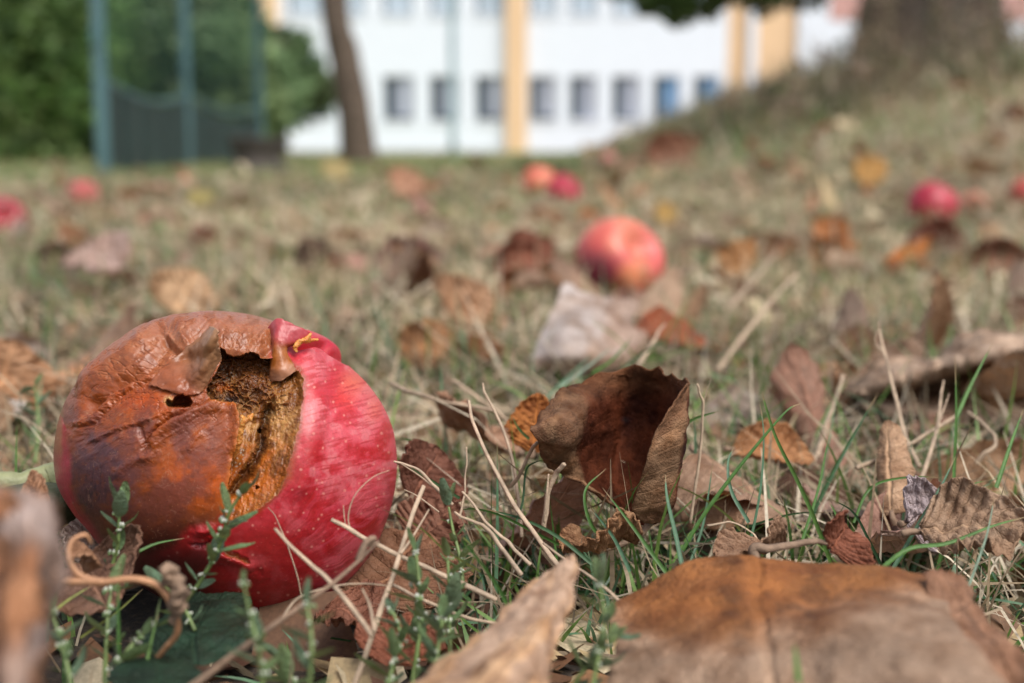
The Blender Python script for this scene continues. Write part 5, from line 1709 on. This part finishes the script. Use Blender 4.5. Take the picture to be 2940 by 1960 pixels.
S = stalk
S([(1010, 1985, .258), (1060, 1850, .262), (1130, 1640, .275), (1180, 1490, .285), (1214, 1390, .292)], .00085, .0006, 'thick straw standing slanted right of the rotten apple',
  twigs=[([(1150, 1590, .278), (1185, 1540, .282), (1232, 1462, .286)], .00045)])
S([(1430, 1722, .285), (1290, 1655, .285), (1150, 1600, .284), (1060, 1555, .283), (950, 1488, .282)], .00085, .0006, 'thick straw crossing low over the red side of the rotten apple',
  twigs=[([(1006, 1522, .283), (1000, 1480, .283), (1020, 1420, .283), (1070, 1370, .284), (1118, 1350, .285)], .00022), ([(993, 1512, .283), (988, 1480, .283), (986, 1450, .284)], .00018)])
S([(868, 1716, .283), (850, 1640, .283), (815, 1540, .284), (790, 1478, .285), (768, 1458, .286)], .00040, .00018, 'thin dry blade leaning on the middle of the red apple side', flat=.5)
S([(1070, 1830, .252), (960, 1690, .258), (880, 1610, .262), (790, 1520, .27)], .0007, .0004, 'blurred straw slanting down right below the rotten apple', twigs=[([(1075, 1815, .252), (1062, 1740, .256), (1040, 1690, .26)], .0005)])
S([(800, 1790, .268), (850, 1722, .270), (930, 1690, .272), (1010, 1678, .274), (1110, 1680, .276)], .00040, .00022, 'arched dry blade under the bottom of the red apple side')
S([(450, 2040, .215), (640, 1900, .225), (800, 1790, .24), (940, 1690, .25), (1090, 1560, .262)], .0008, .0004, 'brown twig slanting across the bottom left with a tuft at its tip', mat=M['twig'],
  twigs=[([(1030, 1610, .258), (1050, 1560, .259), (1075, 1545, .26), (1060, 1570, .26)], .0011)])
S([(1620, 1640, .300), (1560, 1560, .305), (1480, 1440, .312), (1400, 1300, .320), (1360, 1210, .326), (1346, 1150, .330)], .0010, .00045, 'long pale straw leaning left between rotten apple and cupped leaf', flat=.6)
S([(1520, 1620, .298), (1450, 1545, .30), (1385, 1480, .304), (1330, 1410, .308)], .00095, .00045, 'short thick straw crossing under the long pale straw', flat=.6)
S([(1500, 1650, .290), (1420, 1540, .294), (1370, 1500, .297), (1300, 1470, .30)], .0007, .0004, 'kinked straw just below the crossing straws')
S([(1300, 1450, .318), (1250, 1395, .318), (1200, 1350, .318), (1130, 1325, .317)], .0006, .0003, 'frayed straw pointing left at the edge of the rotten apple',
  twigs=[([(1270, 1420, .318), (1210, 1370, .318), (1150, 1330, .316)], .00035), ([(1260, 1470, .318), (1200, 1425, .318), (1160, 1405, .317)], .0003)])
S([(1500, 1540, .330), (1490, 1420, .334), (1460, 1280, .340), (1400, 1140, .345), (1382, 1100, .347)], .0007, .0003, 'upright dry blade left of the cupped leaf', flat=.5)
S([(1470, 1400, .330), (1510, 1330, .326), (1542, 1270, .322)], .0007, .0006, 'straw touching the left tip of the cupped leaf')
S([(1565, 1520, .312), (1575, 1430, .312), (1600, 1360, .311), (1620, 1330, .31)], .0008, .0007, 'broken brown straw end before the cupped leaf', twigs=[([(1563, 1500, .312), (1570, 1420, .311), (1575, 1360, .311)], .0006)])
S([(1320, 1490, .32), (1335, 1400, .322), (1340, 1285, .325)], .0004, .0002, 'thin upright stem fragment right of the rotten apple')
S([(1980, 1500, .335), (2005, 1350, .337), (2020, 1180, .338), (2010, 1130, .338), (2002, 1098, .338)], .00055, .0003, 'pale forked stem right of the cupped leaf', twigs=[([(2018, 1160, .338), (2030, 1120, .338), (2042, 1088, .338)], .0002)])
S([(2640, 1340, .39), (2600, 1240, .40), (2560, 1090, .41), (2530, 960, .42), (2524, 925, .42)], .0010, .0004, 'tall straw with a frayed tip above the rolled tan leaf',
  twigs=[([(2555, 1060, .41), (2535, 1010, .415), (2510, 990, .416)], .0004), ([(2535, 1010, .416), (2515, 980, .417), (2516, 950, .418)], .0004)])
S([(2620, 1450, .36), (2690, 1240, .38), (2700, 1150, .39), (2710, 1090, .395)], .0009, .0003, 'pale straw right of the rolled tan leaf', twigs=[([(2690, 1230, .38), (2715, 1160, .386), (2725, 1130, .388)], .0003)])
S([(2340, 1330, .42), (2370, 1230, .43), (2420, 1080, .45)], .0013, .0008, 'thick pale stem stub left of the rolled tan leaf', flat=.5)
S([(2800, 1330, .40), (2860, 1260, .40), (2780, 1180, .41)], .0009, .0006, 'bent pale straw near the right border')
S([(2460, 1340, .36), (2560, 1300, .37), (2740, 1195, .40)], .0009, .0006, 'pale straw lying behind the rolled tan leaf')
S([(1830, 1050, .47), (1870, 990, .48), (1912, 930, .49)], .0011, .0005, 'pale straw pointing up above the cupped leaf')
S([(2060, 1060, .58), (2200, 880, .62), (2290, 790, .66)], .0015, .0010, 'long blurred straw slanting up right of the pale papery leaf')
S([(1980, 1130, .50), (1900, 1120, .52), (1650, 1095, .56)], .0009, .0006, 'white straw lying behind the cupped leaf')
S([(1120, 1100, .42), (1250, 1150, .40), (1420, 1180, .395)], .0010, .0007, 'long straw lying right of the rotten apple shoulder')
S([(1300, 1090, .44), (1400, 1160, .43), (1480, 1230, .42)], .0009, .0005, 'second straw crossing behind the lying long straw')
S([(2100, 880, .70), (2230, 730, .80)], .0014, .001, 'faint straw slanting up before the orange leaf')
S([(1850, 1800, .27), (1750, 1700, .275), (1560, 1560, .29)], .0005, .0003, 'fine straw slanting behind the pale folded leaf')
S([(1130, 1680, .29), (1300, 1760, .282), (1460, 1800, .278)], .0005, .0004, 'fine straw lying on the soil behind the weeds')
S([(2030, 1510, .322), (2100, 1500, .322), (2160, 1530, .318), (2190, 1570, .313)], .0006, .0003, 'arched pale straw right of the cupped leaf base', flat=.6)
S([(2160, 1600, .286), (2190, 1570, .286), (2300, 1560, .286), (2380, 1558, .287)], .0012, .0005, 'downy leaf stalk lying on the rust orange leaf edge', name='leaf_stalk', mat=M['twig'], cat='stalk', group='stalks near the apple')

# curled dry stalk at the lower left
S([(130, 1668, .243), (230, 1668, .243), (300, 1672, .243), (390, 1662, .243), (460, 1685, .243), (500, 1740, .243), (512, 1810, .245), (480, 1860, .247), (440, 1910, .25)], .00068, .00055, 'curled orange brown stalk with a shrivelled tip at the lower left',
  name='curled_stalk', mat=M['tendril'], cat='stalk', group='stalks near the apple', ridge=.08,
  twigs=[([(300, 1672, .243), (235, 1655, .243), (200, 1610, .243), (205, 1555, .244), (245, 1535, .245), (262, 1560, .246)], .00065)])
def shrivel():
    o = [x for x in bpy.data.objects if x.name.startswith('curled_stalk')][0]
    P = at(*crom(np.array([(470, 1620, .241), (490, 1650, .241), (510, 1690, .242), (508, 1750, .243), (500, 1790, .244)], float), 40).T)
    V, F = tube(P, .0013 * np.sin(np.linspace(.3, 2.9, 40)) + .0003, 20)
    ax = np.concatenate([np.repeat(P, 20, 0), P[:1], P[-1:]]); k = V * 1000
    V = ax + (V - ax) * (1 + 1.3 * fbm(k[:, 0] * .8, k[:, 1] * .8, k[:, 2] * .8, 3))[:, None]
    V, F = tri_safe(V, F)
    c = make_mesh('shrivelled_tip', V, F, M['twig']); c.parent = o; c.matrix_parent_inverse = Matrix.Translation(-o.location)
shrivel()
# thick green stalk behind the apple at the left
S([(-260, 1400, .335), (-60, 1392, .34), (60, 1392, .343), (140, 1388, .345), (200, 1365, .348), (280, 1350, .352)], .0034, .0040, 'thick pale green stalk running in from the left behind the rotten apple', name='green_stalk', mat=M['greenstalk'], cat='stalk', group='stalks near the apple', ridge=.12, ns=16)
S([(-200, 1490, .315), (40, 1470, .330), (180, 1450, .338), (300, 1430, .345)], .0045, .0050, 'dark olive stem below the pale green stalk at the left', name='olive_stem', mat=simple('olive_stem', (.05, .055, .022), .6, 90, .4, 400, .001), cat='stalk', group='stalks near the apple', ridge=.1, ns=16)


# green blades drawn where the photograph shows them, one sheet of grass
def hero_blades():
    rng = np.random.RandomState(6)
    B = [  # points, width in pixels at the base, colour
        ([(2010, 1660), (2120, 1480), (2200, 1350), (2290, 1200), (2250, 1180)], 0, 0),
        ([(1960, 1580), (2020, 1480), (2100, 1370), (2180, 1270), (2258, 1180), (2298, 1158)], 13, .315, 'g'),
        ([(2400, 1650), (2335, 1480), (2290, 1380), (2230, 1260), (2200, 1170), (2188, 1125)], 13, .31, 'l'),
        ([(2130, 1640), (2165, 1500), (2185, 1380), (2192, 1250), (2182, 1155)], 11, .318, 'b'),
        ([(2150, 1500), (2100, 1410), (2090, 1330), (2108, 1280)], 11, .315, 'b'),
        ([(2330, 1480), (2400, 1340), (2450, 1250), (2520, 1130)], 14, .36, 'd'),
        ([(2300, 1560), (2350, 1400), (2382, 1235)], 10, .33, 'g'),
        ([(2690, 1640), (2730, 1470), (2740, 1330), (2745, 1180), (2742, 1020)], 12, .34, 'g'),
        ([(2745, 1200), (2790, 1100), (2850, 985)], 12, .36, 'g'),
        ([(2560, 1640), (2640, 1500), (2700, 1400), (2744, 1310)], 12, .30, 'b'),
        ([(2480, 1680), (2600, 1580), (2720, 1560), (2850, 1510), (2960, 1480)], 14, .285, 'g'),
        ([(2780, 1680), (2830, 1540), (2855, 1425)], 14, .28, 'w'),
        ([(2560, 1640), (2680, 1480), (2770, 1400), (2850, 1375)], 7, .32, 'g'),
        ([(1760, 1560), (1700, 1510), (1680, 1410), (1740, 1345)], 12, .315, 'g'),
        ([(1480, 1500), (1500, 1440), (1510, 1350), (1540, 1325), (1572, 1322)], 8, .32, 'd'),
        ([(1940, 1680), (1880, 1600), (1800, 1490), (1730, 1400)], 13, .30, 'g'),
        ([(1810, 1640), (1760, 1540), (1690, 1450)], 12, .30, 'b'),
        ([(1960, 1640), (1940, 1540), (1915, 1430), (1910, 1362)], 15, .30, 'b'),
        ([(1980, 1620), (2020, 1500), (2048, 1320)], 9, .325, 'b'),
        ([(2180, 1600), (2100, 1490), (2000, 1420), (1890, 1375)], 9, .325, 'y'),
        ([(1700, 1620), (1600, 1540), (1500, 1490), (1390, 1460)], 12, .305, 'd'),
        ([(1640, 1580), (1540, 1530), (1440, 1480), (1360, 1460), (1300, 1470)], 9, .315, 'g'),
        ([(1320, 1430), (1240, 1380), (1160, 1330)], 9, .325, 'd'),
        ([(1300, 1330), (1180, 1265), (1140, 1262)], 8, .36, 'g'),
        ([(1520, 1260), (1490, 1230), (1470, 1195)], 9, .35, 'g'),
        ([(1560, 1150), (1620, 1090), (1720, 1000)], 9, .45, 'b'),
        ([(1610, 1110), (1690, 1050), (1770, 985)], 8, .45, 'w'),
        ([(1780, 1060), (1850, 1010), (1940, 955)], 8, .46, 'd'),
        ([(1700, 1070), (1760, 1030), (1820, 960)], 9, .45, 'g'),
        ([(1975, 1210), (2010, 1195), (2065, 1180)], 10, .34, 'g'),
        ([(1480, 1790), (1440, 1700), (1370, 1600), (1300, 1520)], 15, .265, 'g'),
        ([(1380, 1640), (1280, 1580), (1200, 1510), (1085, 1455)], 8, .283, 'y'),
        ([(300, 1610), (380, 1590), (450, 1560), (528, 1545)], 12, .283, 'g'),
        ([(345, 1980), (342, 1850), (340, 1720), (345, 1610)], 12, .245, 'g'),
        ([(410, 1980), (430, 1860), (455, 1760)], 10, .245, 'l'),
        ([(150, 1760), (200, 1720), (265, 1680)], 9, .26, 'y'),
        ([(230, 1830), (330, 1760), (410, 1690)], 9, .27, 'y'),
        ([(950, 1830), (1040, 1840), (1150, 1820)], 10, .30, 'd'),
        ([(990, 1640), (1080, 1590), (1110, 1555), (1170, 1560)], 10, .335, 'd'),
        ([(2290, 1960), (2285, 1900), (2280, 1840)], 26, .20, 'g'),
        ([(2000, 1560), (2250, 1480), (2380, 1470)], 9, .33, 'd'),
        ([(2420, 1560), (2400, 1480), (2380, 1440)], 9, .32, 'g'),
        ([(2560, 1680), (2500, 1560), (2450, 1470), (2380, 1430)], 10, .30, 'd'),
        ([(2450, 1500), (2500, 1400), (2600, 1370), (2700, 1370)], 9, .33, 'g'),
        ([(2860, 1400), (2900, 1280), (2940, 1170)], 12, .33, 'g'),
    ]
    COL = {'g': (.060, .14, .028), 'l': (.10, .19, .04), 'b': (.075, .15, .085), 'd': (.035, .085, .032), 'w': (.20, .27, .20), 'y': (.20, .22, .06)}
    Vs, Fs, Cs, off = [], [], [], 0
    def add(P2, wpx, dist, col):
        nonlocal off
        n = 22
        A = crom(np.array(P2, float), n)
        dd = dist * (1 + .03 * np.linspace(0, 1, n))
        P = at(A[:, 0], A[:, 1], dd)
        P[:, 2] = np.maximum(P[:, 2], .001)
        T = np.gradient(P, axis=0); T /= np.linalg.norm(T, axis=1)[:, None]
        sdir = np.cross(T, -FWD); sdir /= np.linalg.norm(sdir, axis=1)[:, None]
        ang = rng.uniform(-.7, .7); nrm = np.cross(sdir, T)
        sdir = sdir * math.cos(ang) + nrm * math.sin(ang)
        nrm = np.cross(sdir, T)
        w = wpx * dist / FP * .5 * (1 - np.linspace(0, 1, n) ** 2.4 * .93)
        V = np.stack([P - sdir * w[:, None] + nrm * w[:, None] * .35, P - nrm * w[:, None] * .2, P + sdir * w[:, None] + nrm * w[:, None] * .35], 1).reshape(-1, 3)
        Vs.append(V); Fs.append(gridF(n, 3) + off); off += len(V)
        c = np.ones((n, 3, 4)); c[..., :3] = np.array(COL[col]) * rng.uniform(.85, 1.15)
        c[:, 1, :3] *= 1.35
        c[-3:, :, :3] = (.28, .20, .10)
        Cs.append(c.reshape(-1, 4))
    for b in B:
        if b[1] == 0: continue
        add(b[0], b[1], b[2], b[3])
    # more fine blades in the sharp band, rising from the mat
    for i in range(330):
        x0 = rng.uniform(1250, 2960); y0 = rng.uniform(1440, 1720)
        if 1700 < x0 < 1990 and y0 < 1500: continue
        d = dg(x0, y0) * rng.uniform(.92, 1.0)
        h = rng.uniform(60, 210) * (.7 if y0 < 1500 else 1); a = rng.normal(0, .8)
        x1 = x0 + h * math.sin(a); y1 = y0 - h * math.cos(a) * .9
        bend = rng.normal(0, .22) * h
        add([(x0, y0), ((x0 + x1) / 2 + bend, (y0 + y1) / 2 - abs(bend) * .3), (x1, y1)], rng.uniform(6, 11), d, 'ggdblbwdy'[rng.randint(9)])
    tag(make_mesh('grass_blades', np.concatenate(Vs), np.concatenate(Fs), M['blade'], None, np.concatenate(Cs)), kind='stuff')


hero_blades()


# ------------------------------------------------------------------ weeds
def ell_leaf(L, W, seed, bendk=.5):
    V, F, uv = leaf_geo(L, W, bendk, .5, .12, .00004, seed, 16, 9, .0, .2, .85)
    return V, F, uv


_lf = []
for i in range(3):
    V, F, uv = ell_leaf(.0080, .0023 + .0004 * i, i + 3, .3 + .3 * i)
    col = np.ones((len(V), 4)); col[:, :3] = (.075, .17, .055)
    _lf.append((V, F, uv))
LEAFG = [(.14, .23, .10), (.18, .28, .13), (.13, .21, .13)]
_lme = {}
def weed_leaf_mesh(i, c):
    if (i, c) not in _lme:
        V, F, uv = _lf[i]; col = np.ones((len(V), 4)); col[:, :3] = LEAFG[c]
        o = make_mesh('weed_leaf', V, F, M['greenleaf'], None, col, uv)
        _lme[(i, c)] = o.data; bpy.data.objects.remove(o)
    return _lme[(i, c)]
_bme = None
def bud_mesh():
    global _bme
    if _bme is None:
        mb = MB(); rng = np.random.RandomState(3)
        th, ph = np.meshgrid(np.linspace(.05, math.pi - .05, 8), np.arange(9) * 2 * math.pi / 9, indexing='ij')
        for k in range(3):
            V = np.stack([np.sin(th) * np.cos(ph) * .00042, np.sin(th) * np.sin(ph) * .00042, np.cos(th) * .0008], -1).reshape(-1, 3)
            V = V + rng.normal(0, .0005, 3)
            c = np.ones((len(V), 4)); g = sm((V[:, 2] * 1000 + .4))[:, None]
            c[:, :3] = np.array([.68, .68, .60]) * g + np.array([.20, .30, .12]) * (1 - g)
            mb.add(V, gridF(8, 9, True), c)
        m = M['blade']
        o = mb.build('flower_bud', m, smooth=True); _bme = o.data; bpy.data.objects.remove(o)
    return _bme


def weed(pts, label, nleaf, seed, scale=1.0, buds=True, top=True, stemc=None):
    rng = random.Random(seed)
    A = np.array(pts, float)
    P = crom(at(A[:, 0], A[:, 1], A[:, 2]), 40)
    base = P[0]
    V, F = tri_safe(*tube(P, np.linspace(.00050, .00028, 40) * scale, 7, .1))
    r = empty('knotgrass_weed', base, label, 'weed', 'small white budded weeds around the rotten apple')
    inv = Matrix.Translation(-Vector(base))
    s = make_mesh('stem', V, F, stemc or M['stemgreen']); s.parent = r; s.matrix_parent_inverse = inv
    T = np.gradient(P, axis=0); T /= np.linalg.norm(T, axis=1)[:, None]
    for i in range(nleaf):
        k = int(39 * min(1, max(0, .10 + .88 * (i + rng.uniform(-.3, 1.2)) / nleaf))) if i < nleaf - 2 or not top else 39
        az = i * 2.4 + rng.uniform(-.5, .5)
        t = Vector(T[k]); a = t.orthogonal().normalized(); b = t.cross(a)
        d = (a * math.cos(az) + b * math.sin(az)) * rng.uniform(.9, 1.3) + t * rng.uniform(.15, .7) * (3.0 if k == 39 else 1)
        d.normalize()
        o = bpy.data.objects.new('leaf', weed_leaf_mesh(rng.randrange(3), rng.randrange(3)))
        C.objects.link(o); o.parent = r; o.matrix_parent_inverse = inv
        B = Vector(P[k])
        y = d; z = t.cross(y).cross(y) * -1; z.normalize(); x = y.cross(z)
        sc = scale * rng.choice([.4, .55, .7, .85, 1.0])
        m = Matrix((x, y, z)).transposed().to_4x4()
        o.matrix_basis = Matrix.Translation(B) @ m @ Matrix.Scale(sc, 4)
        if buds and rng.random() < .75:
            q = bpy.data.objects.new('flower_bud', bud_mesh()); C.objects.link(q); q.parent = r; q.matrix_parent_inverse = inv
            q.matrix_basis = Matrix.Translation(B + Vector((rng.uniform(-1, 1), rng.uniform(-1, 1), rng.uniform(-.3, 1))) * .0007) @ m @ Matrix.Rotation(rng.uniform(-1, 1), 4, 'X') @ Matrix.Scale(scale * rng.uniform(.45, .95), 4)
    return r


weed([(300, 1760, .28), (320, 1640, .279), (338, 1560, .278), (342, 1490, .278), (344, 1470, .278)], 'green sprig rising before the purple lower left of the rotten apple', 10, 1, .95)
weed([(530, 1730, .272), (580, 1660, .271), (628, 1570, .270), (655, 1480, .269), (690, 1420, .268)], 'tall leafy sprig reaching up to the open cavity of the rotten apple', 14, 2, .95)
weed([(300, 1960, .255), (305, 1860, .256), (310, 1760, .258), (318, 1700, .26)], 'low sprig under the curled orange stalk', 9, 3, .9)
weed([(290, 1990, .245), (350, 1890, .247), (400, 1830, .25), (440, 1800, .252)], 'sprig with reddish nodes at the bottom left beside the dark green leaf', 8, 4, .9)
weed([(210, 2000, .235), (190, 1900, .237), (165, 1810, .24), (150, 1760, .242)], 'yellowish blurred sprig beside the grey border leaf', 9, 5, .95)
weed([(760, 2020, .222), (745, 1880, .222), (722, 1780, .223), (700, 1680, .224)], 'blurred pale sprig in front of the bottom middle of the rotten apple', 9, 6, .8)
weed([(880, 2020, .225), (895, 1890, .226), (890, 1790, .228), (880, 1740, .229)], 'blurred sprig below the red bottom of the rotten apple', 9, 7, .85)
weed([(1180, 1985, .262), (1200, 1850, .264), (1205, 1720, .266), (1195, 1590, .268)], 'leafy budded sprig right of the thick slanted straw', 15, 8, 1.0)
weed([(1300, 1960, .268), (1290, 1820, .270), (1290, 1700, .272), (1285, 1600, .274)], 'leafy sprig left of the pale folded leaf', 13, 9, .95)
weed([(1330, 1690, .288), (1320, 1600, .290), (1300, 1520, .292), (1288, 1455, .293)], 'tall thin sprig among the straw right of the rotten apple', 9, 10, .9)
weed([(1110, 1990, .25), (1130, 1900, .252), (1150, 1830, .254), (1130, 1760, .256)], 'bushy sprig at the bottom between the two pale straws', 12, 11, 1.0)
weed([(1240, 1990, .245), (1250, 1920, .247), (1260, 1840, .249), (1270, 1780, .25)], 'bushy sprig at the bottom left of the pale folded leaf', 12, 12, .95)
weed([(1690, 2020, .232), (1720, 1880, .234), (1735, 1790, .236), (1725, 1680, .238)], 'blurred budded sprig between the pale folded leaf and the rust orange leaf', 12, 13, .85)
weed([(1620, 2010, .24), (1680, 1920, .24), (1740, 1860, .24), (1770, 1830, .24)], 'blurred low sprig right of the pale folded leaf', 8, 14, .85)
weed([(820, 2010, .25), (840, 1960, .252), (820, 1900, .255)], 'small bright green sprig at the bottom edge', 8, 15, 1.0)
weed([(100, 1330, .43), (110, 1230, .435), (105, 1150, .44), (100, 1110, .445)], 'blurred green sprig left of the rotten apple', 10, 16, 1.2, buds=False)
weed([(560, 1810, .262), (520, 1730, .265), (470, 1680, .268)], 'small sprig on the dark green leaf under the rotten apple', 7, 17, .8)


# broad dark green leaf under the apple
def broad():
    rows = [[(470, 1850, .262), (560, 1890, .255), (700, 1900, .252), (830, 1870, .254)],
            [(500, 1800, .272), (590, 1810, .268), (700, 1805, .268), (800, 1780, .272)],
            [(530, 1745, .283), (610, 1740, .282), (700, 1735, .284), (770, 1735, .287)],
            [(580, 1700, .295), (640, 1695, .296), (700, 1695, .297), (745, 1700, .299)]]
    rows = [[(395, 1860, .262), (470, 1895, .254), (560, 1905, .250), (640, 1885, .252), (705, 1850, .256)],
            [(430, 1800, .268), (490, 1815, .264), (560, 1815, .262), (640, 1800, .264), (715, 1785, .268)],
            [(480, 1750, .277), (530, 1752, .274), (590, 1750, .274), (650, 1745, .276), (720, 1745, .281)],
            [(550, 1710, .288), (590, 1705, .287), (640, 1702, .288), (690, 1704, .290), (725, 1712, .293)]]
    cf = lambda s, t, A: np.clip(np.array([.020, .050, .028]) * (1 + .5 * fbm(s * 5, t * 5, 2.3, 3))[..., None], .004, .9)
    o = net('broad_leaf', rows, 50, 60, cf, M['greenleaf'], crumple=(.0005, 9), edge=8, seed=12, loc=at(560, 1860, .262))
    tag(o, 'broad dark green leaf lying below the rotten apple', 'leaf')
    rows = [[(560, 1900, .25), (640, 1930, .243), (700, 1905, .246)], [(600, 1860, .256), (660, 1870, .252), (700, 1850, .256)], [(680, 1800, .264), (710, 1810, .262), (745, 1795, .266)]]
    rows = [[(300, 1950, .236), (400, 1990, .232), (520, 1990, .232), (600, 1960, .236)], [(330, 1910, .244), (410, 1925, .24), (500, 1925, .24), (560, 1910, .244)], [(400, 1880, .252), (440, 1882, .25), (480, 1882, .25), (520, 1880, .252)]]
    o = net('broad_leaf', rows, 40, 50, cf, M['greenleaf'], crumple=(.0006, 9), edge=8, seed=14, loc=at(450, 1980, .238))
    tag(o, 'second broad green leaf at the very bottom left edge', 'leaf')
broad()


# dry seed head behind the apple's left shoulder
def seedhead():
    A = np.array([(235, 1180, .50), (262, 1110, .505), (275, 1050, .51), (290, 990, .515)], float)
    P = crom(at(*A.T), 30)
    V, F = tube(P, .0025 * np.sin(np.linspace(.5, 2.8, 30)) + .0004, 18)
    ax = np.concatenate([np.repeat(P, 18, 0), P[:1], P[-1:]]); k = V * 1000
    V = ax + (V - ax) * (1 + 1.6 * fbm(k[:, 0] * .6, k[:, 1] * .6, k[:, 2] * .6, 3))[:, None]
    V, F = tri_safe(V, F)
    o = make_mesh('seed_head', V, F, M['twig'], loc=P[0])
    tag(o, 'blurred dark brown dry seed head behind the left shoulder of the rotten apple', 'seed head')
seedhead()
